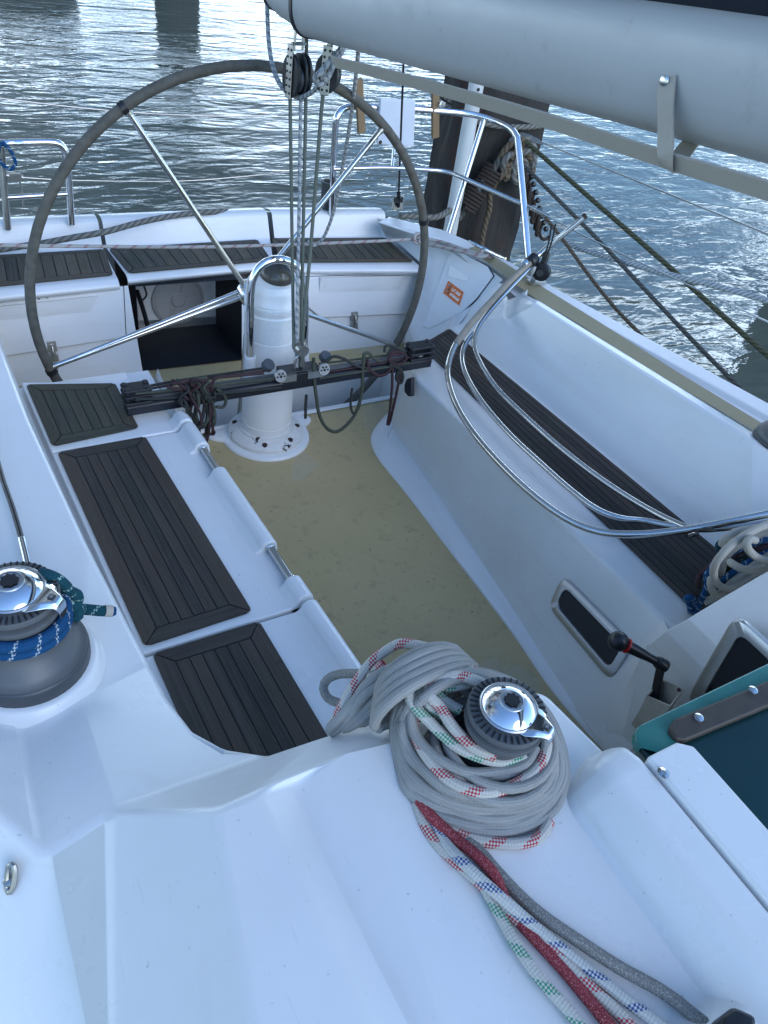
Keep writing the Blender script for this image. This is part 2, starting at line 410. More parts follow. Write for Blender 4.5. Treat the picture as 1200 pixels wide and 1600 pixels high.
cb = nt.nodes.new('ShaderNodeCombineXYZ'); L(nt, mth(nt, 'DIVIDE', sp.outputs[0], dz), cb.inputs[0]); L(nt, mth(nt, 'DIVIDE', sp.outputs[1], dz), cb.inputs[1])
cn = noise(nt, .8, 6, .6, cb.outputs[0], .3)
cm = ramp(nt, cn, [(.36, (0, 0, 0)), (.46, (1, 1, 1))])
cs = noise(nt, 1.5, 5, .62, cb.outputs[0], .2)
# a bright cloud bank stands over the harbour astern (+Y), lower half of the sky; the rest is clear blue
hx_ = mth(nt, 'SQRT', mth(nt, 'ADD', mth(nt, 'MULTIPLY', sp.outputs[0], sp.outputs[0]), mth(nt, 'MULTIPLY', sp.outputs[1], sp.outputs[1])))
azi = ramp(nt, mth(nt, 'DIVIDE', sp.outputs[1], mth(nt, 'MAXIMUM', hx_, .01)), [(.08, (0, 0, 0)), (.5, (1, 1, 1))])
elv = ramp(nt, sp.outputs[2], [(.0, (.9, .9, .9)), (.15, (1, 1, 1)), (.20, (.66, .66, .66)), (.26, (.26, .26, .26)), (.34, (.08, .08, .08)), (.9, (.05, .05, .05))])
bd2 = nt.nodes.new('ShaderNodeVectorMath'); bd2.operation = 'DOT_PRODUCT'; L(nt, tc.outputs['Generated'], bd2.inputs[0])
br_ = ray(1140, 340); bd2.inputs[1].default_value = Vector((br_.x, br_.y, -br_.z)).normalized()
elv = mth(nt, 'MAXIMUM', elv, mth(nt, 'MULTIPLY', ramp(nt, mth(nt, 'ADD', bd2.outputs['Value'], mth(nt, 'MULTIPLY_ADD', cs, .06, -.03)), [(.955, (0, 0, 0)), (.985, (1, 1, 1))]), 1.15))
gapd = nt.nodes.new('ShaderNodeVectorMath'); gapd.operation = 'DOT_PRODUCT'; L(nt, tc.outputs['Generated'], gapd.inputs[0])
gr_ = ray(965, 275); gr_ = Vector((gr_.x, gr_.y, -gr_.z)).normalized(); gapd.inputs[1].default_value = gr_
gap = ramp(nt, mth(nt, 'ADD', gapd.outputs['Value'], mth(nt, 'MULTIPLY_ADD', cs, .03, -.015)), [(.981, (1, 1, 1)), (.993, (.0, .0, .0))])
cover = mth(nt, 'MULTIPLY', mth(nt, 'MULTIPLY', cm, azi), mth(nt, 'MULTIPLY', gap, ramp(nt, sp.outputs[2], [(.72, (1, 1, 1)), (.95, (0, 0, 0))])))
bright = mix(nt, ramp(nt, cs, [(.42, (0, 0, 0)), (.60, (1, 1, 1))]), (.6, 1.1, 1.7), (17, 21.5, 26.5))
n_ = nt.nodes.new('ShaderNodeMix'); n_.data_type = 'RGBA'; n_.blend_type = 'MULTIPLY'; n_.inputs[0].default_value = 1; L(nt, bright, n_.inputs[6]); L(nt, elv, n_.inputs[7])
L(nt, mix(nt, cover, sky.outputs[0], n_.outputs[2]), bg.inputs['Color'])
sd = bpy.data.lights.new('sun', 'SUN'); sun = bpy.data.objects.new('sun', sd); COL.objects.link(sun)
sd.energy = .5; sd.angle = math.radians(40); sd.color = (1, .985, .96)
dirv = Vector((math.sin(SUN_ROT) * math.cos(SUN_EL), math.cos(SUN_ROT) * math.cos(SUN_EL), math.sin(SUN_EL)))
sun.rotation_euler = dirv.to_track_quat('Z', 'Y').to_euler()
S.view_settings.view_transform = 'Standard'; S.view_settings.look = 'None'; S.view_settings.exposure = 1.14
S.render.engine = 'CYCLES'; S.cycles.max_bounces = 8; S.cycles.use_denoising = True
S.cycles.caustics_reflective = False; S.cycles.caustics_refractive = False

# ------------------------------------------------------------------ setting
WZ = -.45
wt = MB().poly([(-400, -300, WZ), (400, -300, WZ), (400, 700, WZ), (-400, 700, WZ)]).build('water', 'water')
wt['kind'] = 'structure'; wt['label'] = 'rippled grey green harbour water reflecting bright clouds'

# ------------------------------------------------------------------ the sailboat
boat = thing('sailboat', 'white sailing yacht seen over its cockpit with dark teak seats', 'sailboat')
def part(mb, name, mat, parent=boat, **k): return mb.build(name, mat, parent, **k)

GUN = [V(405, 333, .6) + Vector((-.386, .02, 0)), V(610, 335, .6), V(690, 365, .6), V(760, 395, .6), V(859, 446, .62), V(1144, 600, .62), V(1260, 663, .62), Vector((1.86, -2.2, .62)), Vector((1.9, -3.6, .64))]
GUN[0] = Vector((0, 1.115, .6))
# hull topsides, both sides
hull = MB()
HG = [Vector((0, 1.235, .565)), Vector((.72, 1.20, .565)), Vector((1.06, 1.09, .565))] + GUN[2:]
for s in (1, -1):
    top = [Vector((p.x * s, p.y, p.z - .012)) for p in HG]
    mid = [Vector((p.x * s * .985, p.y + (.06 if i < 3 else 0), .0)) for i, p in enumerate(HG)]
    low = [Vector((p.x * s * .90, p.y - (.03 if i < 3 else 0), WZ - .15)) for i, p in enumerate(HG)]
    hull.loft([top, mid, low], closed=False)
part(hull, 'hull', 'gel')

# --- cockpit floor with the slot the wheel turns in
WX0, WX1, WY0, WY1 = -.62, .86, .125, .385
fl = MB()
Y0, Y1, X0, X1 = -2.45, .80, -1.08, 1.12
for a in ((X0, Y0, X1, WY0), (X0, WY1, X1, Y1), (X0, WY0, WX0, WY1), (WX1, WY0, X1, WY1)):
    fl.poly([(a[0], a[1], 0), (a[2], a[1], 0), (a[2], a[3], 0), (a[0], a[3], 0)])
part(fl, 'cockpit_floor', 'tan')
wl = MB(); z1 = -.42
c4 = lambda z, i=0: [Vector((WX0 + i, WY0 + i, z)), Vector((WX1 - i, WY0 + i, z)), Vector((WX1 - i, WY1 - i, z)), Vector((WX0 + i, WY1 - i, z))]
wl.loft([c4(.004, -.028), c4(.012, -.02), c4(.012, -.003), c4(.0, .004), c4(z1, .03)], True, False)
wl.poly(c4(z1, .03))
part(wl, 'wheel_well', 'gel2', bevel=.004, seg=2)

# --- white moulded pad under the pedestal
pad = MB(); o = []
for k in range(40):
    t = 2 * PI * k / 40; o.append(Vector((.205 * math.cos(t), .205 * math.sin(t) + 0.0, 0)))
o = [p if p.y < .0 else Vector((p.x * (1 + .9 * p.y / .2), p.y * .56, 0)) for p in o]
pad.loft([[p + Vector((0, 0, .001)) for p in o], [p * .985 + Vector((0, 0, .012)) for p in o], [p * .93 + Vector((0, 0, .017)) for p in o]], True, True)
part(pad, 'pedestal_pad', 'gel', sharp=60)

# --- starboard bench
xo = lambda y: -.985 - y * .037 * 1.0 if y < 0 else -.985
xo = lambda y: -.990 + min(0, y) * -.040
xl = lambda y: -.505 + (-.42 - y) * .052
def slab(y0, y1, inner=None):
    a = [Vector((xo(y0), y0, .42)), Vector((inner[0] if inner else xl(y0) + .030, y0, .42)), Vector((inner[1] if inner else xl(y1) + .030, y1, .42)), Vector((xo(y1), y1, .42))]
    return a
bs = MB()
aft = [Vector((xo(.06) , .065, .42)), V(178, 596, .42), V(200, 626, .42), V(262, 641, .42), Vector((xl(-.36) - .03, -.36, .42)), Vector((xl(-.405) - .03, -.405, .42)), Vector((xo(-.40), -.402, .42))]
for pl in (aft, slab(-.413, -1.362), slab(-1.374, -2.08)):
    bs.prism(pl, (0, 0, -.06))
bench = part(bs, 'bench', 'gel', bevel=.007, seg=3)
# under structure: seat back base, gutter and inner face
gu = MB()
gu.poly([(xo(.1) - .04, .1, .372), (-.5, .1, .372), (-.47, -2.1, .372), (-.95, -2.1, .372)])
gu.poly([(-.47, .06, .40), (-.50, -.3, .40), (-.44, -1.37, .40), (-.40, -2.1, .40), (-.36, -2.1, -.01), (-.40, -1.37, -.01), (-.44, -.3, -.01), (-.62, .06, -.01)])
gu.poly([(-.98, .064, .40), (-.6, .064, .40), (-.55, .03, -.01), (-.98, .06, -.01)])
part(gu, 'bench_front', 'gel')
# rounded lip with steel grab rod showing in the gaps
yv = lambda px, py: V(px, py, .46).y
segs = [(-.335, -.405), (-.42, yv(304, 695)), (yv(328, 731), yv(407, 851)), (yv(446, 901), -1.362), (-1.377, -2.08)]
lip = MB()
for a, b in segs:
    rings = []
    n = 9
    for y in (a, b):
        x = xl(y); R = []
        for px_, pz in ((-.046, .418), (-.026, .432), (-.018, .452), (.0, .462), (.020, .460), (.032, .446), (.036, .42), (.038, .34), (-.04, .34)):
            R.append(Vector((x + px_, y, pz)))
        rings.append(R)
    lip.loft(rings, True, True)
part(lip, 'bench_lip', 'gel', bevel=.009, seg=3, angle=30)
for a, b in ((segs[1][1], segs[2][0]), (segs[2][1], segs[3][0])):
    gr = MB()
    gr.tube([(xl(a) + .006, a + .03, .436), (xl(b) + .006, b - .03, .436)], .0125, 14, False)
    for y, d in ((a, 1), (b, -1)):
        gr.lathe([(.016, 0), (.0165, .006), (.014, .009)], (xl(y) + .006, y + d * .001, .436), 16, (0, -d, 0))
    part(gr, 'grab_rod', 'ss')

def teak_panel(name, corners, nplank, bw, parent, mat='teak', along='v', gap=.0035, th=.005, mitre=True, short=True):
    """corners A(outer aft) B(inner aft) C(inner fwd) D(outer fwd); planks run A->D"""
    A, B, Cc, D = [Vector(c) for c in corners]
    up = (B - A).cross(D - A).normalized()
    if up.z < 0: up = -up
    W = ((B - A).length + (Cc - D).length) / 2; H = ((D - A).length + (Cc - B).length) / 2
    P = lambda u, v: A * (1 - u) * (1 - v) + B * u * (1 - v) + Cc * u * v + D * (1 - u) * v
    base = MB(); r = .018; o = []
    for (u, v, su, sv) in ((0, 0, 1, 1), (1, 0, -1, 1), (1, 1, -1, -1), (0, 1, 1, -1)):
        k = [(r, 0), (r * .3, r * .3), (0, r)]
        if (u + v) % 2 == 0: k = k[::-1]
        for a, b in k: o.append(P(u + su * a / W, v + sv * b / H) + up * .0015)
    base.prism(o, up * (th - .0015))
    bp = part(base, name, 'caulk', parent, bevel=.001, seg=1)
    pl = MB(); bu, bv = bw / W, bw / H; gu_, gv = gap / W, gap / H; e = .0012
    def plank(poly, du):
        c = random.random(); o3 = [P(*p) + up * th for p in poly]; n = len(o3)
        i = pl.add(o3); j = pl.add([q + up * .0022 for q in o3])
        ofs = random.uniform(0, 5)
        uvs = [((v * H if du == 'v' else u * W) + ofs, (u * W if du == 'v' else v * H) + ofs) for u, v in poly]
        pl.face([j + k for k in range(n)], uvs, c)
        for k in range(n): pl.face([i + k, i + (k + 1) % n, j + (k + 1) % n, j + k], [uvs[k], uvs[(k + 1) % n], uvs[(k + 1) % n], uvs[k]], c)
    cr = .013; cu, cv = cr / W, cr / H
    plank([(0, cv), (cu * .3, cv * .3), (bu - gu_, bv), (bu - gu_, 1 - bv), (cu * .3, 1 - cv * .3), (0, 1 - cv)], 'v')
    plank([(1, cv), (1 - cu * .3, cv * .3), (1 - bu + gu_, bv), (1 - bu + gu_, 1 - bv), (1 - cu * .3, 1 - cv * .3), (1, 1 - cv)], 'v')
    plank([(cu, 0), (cu * .3 + gu_, cv * .3), (bu, bv - gv), (1 - bu, bv - gv), (1 - cu * .3 - gu_, cv * .3), (1 - cu, 0)], 'u')
    plank([(cu, 1), (cu * .3 + gu_, 1 - cv * .3), (bu, 1 - bv + gv), (1 - bu, 1 - bv + gv), (1 - cu * .3 - gu_, 1 - cv * .3), (1 - cu, 1)], 'u')
    w_ = (1 - 2 * bu) / nplank
    for k in range(nplank):
        a = bu + k * w_ + (gu_ / 2 if k else 0.); b = bu + (k + 1) * w_ - (gu_ / 2 if k < nplank - 1 else 0.)
        plank([(a, bv), (b, bv), (b, 1 - bv), (a, 1 - bv)], 'v')
    po = part(pl, 'teak_plank', mat, bp, weld=False, flatten=True, vcol=True)
    return bp
zt = .4205
teak_panel('teak_panel', VV([(41, 603, zt), (180, 601, zt), (217, 670, zt), (82, 699, zt)]), 6, .045, boat, 'teakg')
teak_panel('teak_panel', VV([(90, 709, zt), (227, 684, zt), (394, 957, zt), (226, 1012, zt)]), 6, .05, boat)
teak_panel('teak_panel', VV([(238, 1024, zt), (405, 973, zt), (540, 1200, zt), (345, 1270, zt)]), 6, .05, boat)

# --- starboard seat back, coaming, cabin top: one moulded skin
TB = lambda y: Vector((-1.045 if y > -.8 else -1.045 + (-.8 - y) * .078, y, .72))
P1 = V(117, 1092, .735); P2 = V(173, 1268, .835); P4 = V(400, 1239, .943)
def pl3(a, c, d): return (c - a).cross(d - a).normalized()
n2 = pl3(P1, P2, V(300, 1140, .752)); onD = lambda x, y: VPL(x, y, P1, n2)
Q4_ = V(420, 1179, .805); n3 = pl3(P2, P4, V(520, 1143, .862)); onB = lambda x, y: VPL(x, y, P2, n3)
Q = [onD(232, 1036), onD(262, 1092), onD(300, 1140), onD(350, 1167), Q4_, onB(515, 1147), onB(600, 1122), V(700, 1100, .915), V(790, 1075, .915), V(852, 1080, .915), V(960, 1187, .915)]
P3 = onB(336, 1265); E5 = onB(540, 1182)
P2b = V(172, 1800, .845); n4 = pl3(P2, P3, P2b); P3b = VPL(425, 1800, P2, n4)
P4b = V(671, 1800, .950); P4g = V(456, 1218, .919); P4gb = V(748, 1800, .919)
L1 = V(25, 1125, .712); L2 = VPL(68, 1335, P1, pl3(P1, P2, V(25, 1125, .712))); L3 = V(179, 1800, .645)
O1 = Vector((-1.30, -1.45, .72)); O0 = Vector((-1.33, 1.0, .64)); D1 = Vector((-1.36, -1.95, .645)); 
ta = [Vector((-1.06, .75, .60)), Vector((-1.05, .1, .68)), TB(-.62), TB(-1.2)]
ndk = pl3(L2, L3, Vector((-1.62, -1.75, .646))); dkz = lambda x, y: Vector((x, y, L2.z - (ndk.x * (x - L2.x) + ndk.y * (y - L2.y)) / ndk.z)); onK = lambda x, y, up=0.: VPL(x, y, L2, ndk) + Vector((0, 0, up))
K_ = dkz(-1.40, -1.75)
co = MB()
I = {}
def vid(p):
    k = tuple(round(c, 5) for c in p)
    if k not in I: I[k] = co.add([p])
    return I[k]
def cf(*ps): co.face([vid(Vector(p)) for p in ps])
# seat back faces down to the bench
ba = [Vector((xo(y) - .012, y, .37)) for y in (.75, .1, -.62, -1.2)] + [Vector((xo(q.y) - .004 + .0 * i, q.y, .37)) for i, q in enumerate(Q[:3])]
tops = ta + Q[:3]
for a, b, c, d in zip(tops, tops[1:], ba, ba[1:]): cf(a, b, d, c)
# bulkhead below the cabin edge
lows = [Vector((q.x + (.0 if i < 8 else .01), q.y - .02, -.01)) for i, q in enumerate(Q)]
for i in range(2, len(Q) - 1): cf(Q[i], Q[i + 1], lows[i + 1], lows[i])
# coaming top: raised winch step at y = -1.22
oa = [Vector((-1.32, .75, .62)), Vector((-1.32, .1, .68)), Vector((-1.31, -.62, .715)), Vector((-1.31, -1.2, .72))]
for a, b, c, d in zip(ta, ta[1:], oa, oa[1:]): cf(a, c, d, b)
cf(TB(-1.2), P1, Q[0]); cf(TB(-1.2), oa[3], L1, P1)
oD = [Vector((-1.42, .75, .60)), Vector((-1.43, .1, .62)), Vector((-1.42, -.62, .64)), Vector((-1.41, -1.2, .645))]
for a, b, c, d in zip(oa, oa[1:], oD, oD[1:]): cf(a, c, d, b)
cf(oa[3], oD[3], K_, L2, L1)
cf(L1, L2, P2, P1)
cf(L2, L3, P2b, P2); cf(L2, dkz(-1.40, -1.75), dkz(-1.62, -1.75), dkz(-1.62, -3.0), L3)
cf(P1, P2, Q[4], Q[3], Q[2], Q[1], Q[0])
cf(P2, P3, Q[4]); cf(P3, P4, Q[5], Q[4]); cf(P4, E5, Q[6], Q[5])
cf(P2, P2b, P3b, P3); cf(P3, P3b, P4b, P4); cf(P4, P4b, P4gb, P4g); cf(P4, P4g, E5)
E6 = V(640, 1155, .925); E7 = V(770, 1118, .925); E8 = V(828, 1122, .925)
R0 = V(945, 1208, .925); R1 = V(1050, 1362, .925); R2 = V(1160, 1508, .925)
S2 = V(1075, 1585, .925)
cf(P4g, P4gb, S2, R2, R1, R0, E8, E7, E6, E5)
cf(E5, E6, Q[7], Q[6]); cf(E6, E7, Q[8], Q[7]); cf(E7, E8, Q[9], Q[8]); cf(E8, R0, Q[10], Q[9])
# step up forward of the recess
up_ = Vector((0, -.03, .03))
cf(R2, S2, S2 + up_, R2 + up_); cf(S2, P4gb, P4gb + up_, S2 + up_)
cf(R2 + up_, S2 + up_, P4gb + up_ , P4gb + Vector((0, -.6, .03)), R2 + Vector((.05, -.8, .03)))
coam = part(co, 'coach_roof', 'gel', bevel=.024, seg=5, angle=5)

# --- starboard side deck and non-skid
sdk = MB()
ys = [1.0, .7, .4, 0, -1.0, -2.2, -3.6]
gx = lambda y: -min((abs(GUN[i].x) + (abs(GUN[i + 1].x) - abs(GUN[i].x)) * (GUN[i].y - y) / max(1e-6, GUN[i].y - GUN[i + 1].y)) for i in range(1, 8) if GUN[i].y + 1e-6 >= y >= GUN[i + 1].y - 1e-6) if y < .98 else -1.12
sdk.loft([[Vector((-1.0 if y > .8 else -1.22, y, .602 + (.036 if y < 0 else .01))) for y in ys], [Vector((gx(y) + .06, y, .60 + (.03 if y < 0 else .0))) for y in ys], [Vector((gx(y) + .05, y, .63)) for y in ys], [Vector((gx(y), y, .625)) for y in ys], [Vector((gx(y), y, .57)) for y in ys]], closed=False)
part(sdk, 'side_deck', 'gel', bevel=.008, seg=3)


# --- port bench
pb = MB()
topo = [Vector((.602, -2.05, .415)), Vector((.555, -.34, .415)), Vector((.575, -.27, .415)), V(648, 560, .415), V(638, 547, .415), V(655, 535, .415), V(700, 514, .415), Vector((1.06, .16, .415))]
boto = [V(1003, 1160, .02), V(609, 671, .02) + Vector((.01, .0, 0)), V(606, 662, .02) + Vector((.03, .04, 0)), Vector((.64, -.10, .02)), Vector((.69, .0, .02)), Vector((.72, .05, .02)), Vector((.86, .12, .02)), Vector((1.08, .2, .02))]
boto[0] = Vector((.375, -2.05, .02)); 
PBn = 9
def sub(o): return [o[0].lerp(o[1], k / PBn) for k in range(PBn)] + o[1:]
pb.loft([[p.lerp(q, t) for p, q in zip(sub(boto), sub(topo))] for t in (0, .33, .67, 1)], closed=False)
pb.poly(sub(topo)[:-7] + [topo[1], topo[2], topo[3], topo[4], topo[5], topo[6], topo[7], Vector((1.075, -.3, .415)), Vector((1.10, -2.05, .415))])
pbench = part(pb, 'bench', 'gel2', bevel=.022, seg=4, angle=20)
flg = MB()
fo = [V(1003, 1240, .0), V(870, 1090, 0), V(800, 990, 0), V(706, 866, 0), V(635, 772, 0), V(600, 729, 0), V(584, 705, 0), V(579, 685, 0), V(586, 668, 0), V(600, 652, 0), V(622, 633, 0), Vector((.72, -.03, 0)), Vector((.9, .04, 0)), Vector((1.1, .12, 0))]
fi = [boto[0], boto[0] * .55 + boto[1] * .45, boto[0] * .4 + boto[1] * .6, boto[0] * .25 + boto[1] * .75, boto[0] * .1 + boto[1] * .9, boto[1], boto[1], boto[1], boto[1], boto[2], boto[3], boto[4], boto[6], boto[7]]
fi = [Vector((p.x + .012, p.y, .034)) for p in fi]
def dens(P, k=5):
    out = []
    for i in range(len(P) - 1):
        p0 = P[i - 1] if i else P[0] * 2 - P[1]; p1, p2 = P[i], P[i + 1]; p3 = P[i + 2] if i + 2 < len(P) else P[-1] * 2 - P[-2]
        for j in range(k):
            t = j / k; out.append(.5 * ((2 * p1) + (p2 - p0) * t + (2 * p0 - 5 * p1 + 4 * p2 - p3) * t * t + (3 * p1 - p0 - 3 * p2 + p3) * t ** 3))
    return out + [P[-1]]
fo = dens(fo); fi = dens(fi)
f1 = [a + Vector((0, 0, .009)) + (b - a).normalized() * .006 for a, b in zip(fo, fi)]
f2 = [a * .35 + b * .65 + Vector((0, 0, -.004)) for a, b in zip(f1, fi)]
flg.loft([fo, f1, f2, fi], closed=False)
part(flg, 'bench_flange', 'gel', sharp=70)
slot = MB(); cs_ = [VPL(x, y, (.5, -.3, .3), (1, .12, -.25)) for x, y in ((634, 600), (637, 591), (645, 588), (645, 618), (640, 618), (634, 611))]
slot.prism([p + Vector((-.012, -.005, .0)) for p in cs_], (.02, 0, 0))  # raised black panel stands for the shade inside the hollow notch
part(slot, 'notch_shade', 'hollow_shade', bevel=.004)
teak_panel('teak_panel', VV([(702, 515, .4165), (657, 541, .4165), (1110, 980, .4165), (1240, 960, .4165)]), 8, .022, boat, 'teak')

# --- port coaming (seat back facets, moulded top, deck edge)
pc = MB()
a_ = [V(702, 513, .41) + Vector((.01, .01, 0)), V(1120, 858, .41) + Vector((.01, 0, 0)), Vector((1.09, -2.1, .41))]
b_ = [V(788, 497, .555), V(1180, 806, .57), Vector((1.27, -2.1, .57))]

c_ = [V(832, 472, .72), V(1181, 690, .725), Vector((1.42, -2.15, .725))]
d_ = [V(838, 466, .705), V(1186, 680, .71), Vector((1.46, -2.15, .71))]
e_ = [p + Vector((.03, 0, -.055)) for p in d_]
for A, B in ((a_, b_), (b_, c_), (c_, d_), (d_, e_)):
    for k in range(2): pc.poly([A[k], A[k + 1], B[k + 1], B[k]])
# aft shoulder of the coaming: a soft bowl running into the quarter
A0 = V(716, 506, .415); A1 = V(744, 470, .475); A2 = V(778, 438, .585); MX = V(792, 474, .575); A3 = e_[0] + Vector((-.03, .06, -.02))
ct_ = V(806, 463, .635); dt_ = V(820, 457, .64)
pc.poly([a_[0], b_[0], MX, A1, A0]); pc.poly([A1, MX, A2]); pc.poly([A2, MX, ct_, dt_, A3]); pc.poly([MX, b_[0], c_[0], ct_]); pc.poly([ct_, c_[0], d_[0], dt_]); pc.poly([dt_, d_[0], e_[0], A3])
part(pc, 'coaming', 'gel', bevel=.022, seg=5, angle=8)
pd = MB()
gout = GUN[1:9]
def off(pts, dx, z): return [Vector((p.x - dx, p.y - (dx * .6 if i < 2 else 0), z if i else min(z, .588))) for i, p in enumerate(pts)]
dk_in = [V(604, 371, .465), V(700, 386, .565), A2 + Vector((-.004, .0, -.006)), A3 + Vector((-.01, -.01, -.01)), e_[1] + Vector((-.02, 0, -.03)), e_[2] + Vector((-.02, 0, -.03)), Vector((1.5, -2.6, .62)), Vector((1.55, -3.6, .62))]
pd.loft([dk_in, off(gout, .115, .60), off(gout, .105, .622), off(gout, .012, .628), off(gout, 0, .605), off(gout, 0, .57)], closed=False)
part(pd, 'side_deck', 'gel', bevel=.008, seg=3, angle=12)
bn = MB()
bo_ = [V(742, 386, .625), V(775, 403, .625), V(852, 452, .625), V(930, 500, .625), V(1050, 577, .625), V(1200, 668, .625), V(1260, 705, .625)]
bi_ = [V(733, 388, .625), V(762, 412, .625), V(834, 466, .625), V(905, 508, .625), V(1030, 588, .625), V(1170, 668, .625), V(1235, 707, .625)]
bn.loft([[p + Vector((0, 0, .003)) for p in bo_], [p + Vector((0, 0, .003)) for p in bi_]], closed=False)
part(bn, 'nonskid_strip', 'beige')

# --- cabin side beside the companionway (port), with its pocket
E0 = V(1012, 1008, .42); E1 = V(1075, 966, .60); E2 = V(1200, 891, .80); E3 = E2 + Vector((.25, -.03, .10)); E4 = E3 + Vector((.6, -.02, .02))
prof = [Vector((.40, -2.02, -.01)), Vector((.425, -1.99, .12)), V(1000, 1030, .36), E0, V(1040, 985, .52), E1, V(1130, 932, .70), E2, E3, E4]
pw = MB()
back = [Vector((p.x, -2.75, p.z + .01)) for p in prof]
pw.loft([prof, [Vector((p.x, p.y - .25, p.z)) for p in prof], back], closed=False)
pw.loft([[Vector((max(p.x, .62) , p.y + .005, .3)) for p in prof[2:]], prof[2:]], closed=False)
part(pw, 'cabin_side', 'gel2', bevel=.02, seg=4, angle=14)

# --- companionway: recess, runner, rail cover, sliding hatch
HY = -2.315
rn = MB()
secs = [Vector((-.445, 0, .920)), Vector((-.375, 0, .995)), Vector((-.295, 0, 1.0)), Vector((-.292, 0, .93))]
yr = [HY + .012, HY - .015, HY - .05, -2.6, -3.3]
sc = [(.0, -.06), (.75, -.012), (1, 0), (1, 0), (1, 0)]
rings = []
for y, (k, dzz) in zip(yr, sc):
    rings.append([Vector((-.30 + (p.x + .30) * (.72 + .28 * k), y, max(.86, p.z + dzz))) for p in secs])
rn.loft(rings, closed=False)
rn.poly([rings[0][0], rings[0][1], rings[0][2], rings[0][3], Vector((-.292, HY + .02, .0)), Vector((-.42, HY + .02, .0))])
part(rn, 'hatch_runner', 'gel', bevel=.018, seg=4, angle=10)
rc = MB()
A1 = V(1010, 1184, 1.0); B1 = V(1062, 1166, 1.0)
w0 = B1.x - A1.x
rc.prism([Vector((A1.x, A1.y, .955)), Vector((A1.x, -3.3, .955)), Vector((A1.x + .10, -3.3, .955)), Vector((A1.x + .10, A1.y - .02, .955)), Vector((A1.x + .075, A1.y + .0, .955))], (0, 0, .05))
rail = part(rc, 'hatch_rail', 'gel', bevel=.006, seg=3)
sw = MB(); cscr = V(1036, 1208, 1.006); sw.lathe([(.011, 0), (.0105, .0025), (.005, .004), (.004, .002)], cscr - Vector((0, 0, .001)), 16)
part(sw, 'screw', 'ss', rail)
ht = MB()
hz = .985
h0 = V(978, 1150, hz); h1 = V(1010, 1133, hz)
ca = [Vector((-.240 - .036 * math.cos(a), HY - .032 + .036 * math.sin(a), hz)) for a in [k * PI / 2 / 8 for k in range(9)]]
hl = [Vector((-.265, -3.2, hz))] + ca + [ Vector((.385, HY + .004, hz)), Vector((.40, HY - .02, hz)), Vector((.40, -3.2, hz))]
ht.prism(hl, (0, 0, -.014))
hatch = part(ht, 'companionway_hatch', 'acr', bevel=.004, seg=2)
he = MB()
eo = [Vector((-.240 - .0385 * math.cos(a), HY - .032 + .0385 * math.sin(a), hz)) for a in [k * PI / 2 / 8 for k in range(9)]] + [Vector((.40, HY + .0065, hz))]
ei = [Vector((-.238 - .010 * math.cos(a), HY - .066 + .010 * math.sin(a), hz)) for a in [k * PI / 2 / 8 for k in range(9)]] + [Vector((.40, HY - .056, hz))]
he.loft([[p + Vector((0, 0, -.016)) for p in eo], [p + Vector((0, 0, .004)) for p in eo], [p + Vector((0, 0, .010)) for p in ei], [p + Vector((0, 0, .001)) for p in ei]], closed=False)
part(he, 'hatch_edge', 'acredge', hatch, bevel=.004, seg=3)
hd = MB()
hd.prism([V(1046, 1138, 1.005) , V(1054, 1122, 1.005), V(1250, 1042, 1.005), V(1250, 1082, 1.005), V(1072, 1156, 1.005), V(1056, 1154, 1.005)], (0, 0, -.018))
hndl = part(hd, 'hatch_handle', 'darkwood', hatch, bevel=.006, seg=3)
for p in ((1091, 1122), (1176, 1079)):
    hs = MB(); c = V(*p, 1.006); hs.lathe([(.010, -.001), (.0095, .003), (.006, .0045)], c, 14)
    part(hs, 'handle_bolt', 'ss', hatch)
wb = MB(); wb.poly([(-.28, HY - .02, .94), (.42, HY - .02, .94), (.42, HY - .02, 0), (-.28, HY - .02, 0)])
part(wb, 'washboard', 'acr')
bf = MB(); bf.prism(VV([(1105, 1603, .94), (1125, 1588, .94), (1160, 1605, .94), (1150, 1660, .94), (1100, 1660, .94)]), (0, 0, .05))
part(bf, 'deck_clutch', 'black', bevel=.008)

# --- port lights
def portlight(quad, p0, n, fw=.028):
    Pq = [VPL(x, y, p0, n) for x, y in quad]; n = Vector(n).normalized()
    if n.x > 0: n = -n
    c = sum(Pq, Vector()) / 4
    def rr(k, lift):
        out = []
        q = [c + (p - c) * k if isinstance(k, float) else p for p in Pq]
        if k != 1.0:
            q = []
            for i in range(4):
                e1 = (Pq[(i + 1) % 4] - Pq[i]).normalized(); e2 = (Pq[i - 1] - Pq[i]).normalized()
                q.append(Pq[i] + (e1 + e2) * k / max(.3, math.sqrt(1 - e1.dot(e2) ** 2)))
        for i in range(4):
            p, a, b = q[i], q[i - 1], q[(i + 1) % 4]
            la = (a - p).length; lb = (b - p).length; r = min(.045 if k == 1.0 else .03, la * .42, lb * .42)
            s_, e_ = p + (a - p).normalized() * r, p + (b - p).normalized() * r
            for j in range(6):
                t = j / 5; out.append(s_ * (1 - t) ** 2 + p * 2 * t * (1 - t) + e_ * t * t + n * lift)
        return out
    fr = MB(); fr.loft([rr(1.0, -.004), rr(1.0, .007), rr(.006, .011), rr(fw, .009), rr(fw + .004, -.004)], True, False)
    f = part(fr, 'port_light', 'alu', sharp=50)
    gl = MB(); gl.poly(rr(fw + .001, .003)); part(gl, 'pane', 'glass', f)
    return f
def bface(t, s): return boto[0].lerp(boto[1], t).lerp(topo[0].lerp(topo[1], t), s)
bt = (-1.70 + 2.05) / (2.05 - .34)
nb = (bface(bt, 1) - bface(bt, 0)).cross(bface(bt + .1, .5) - bface(bt - .1, .5)).normalized()
if nb.x > 0: nb = -nb
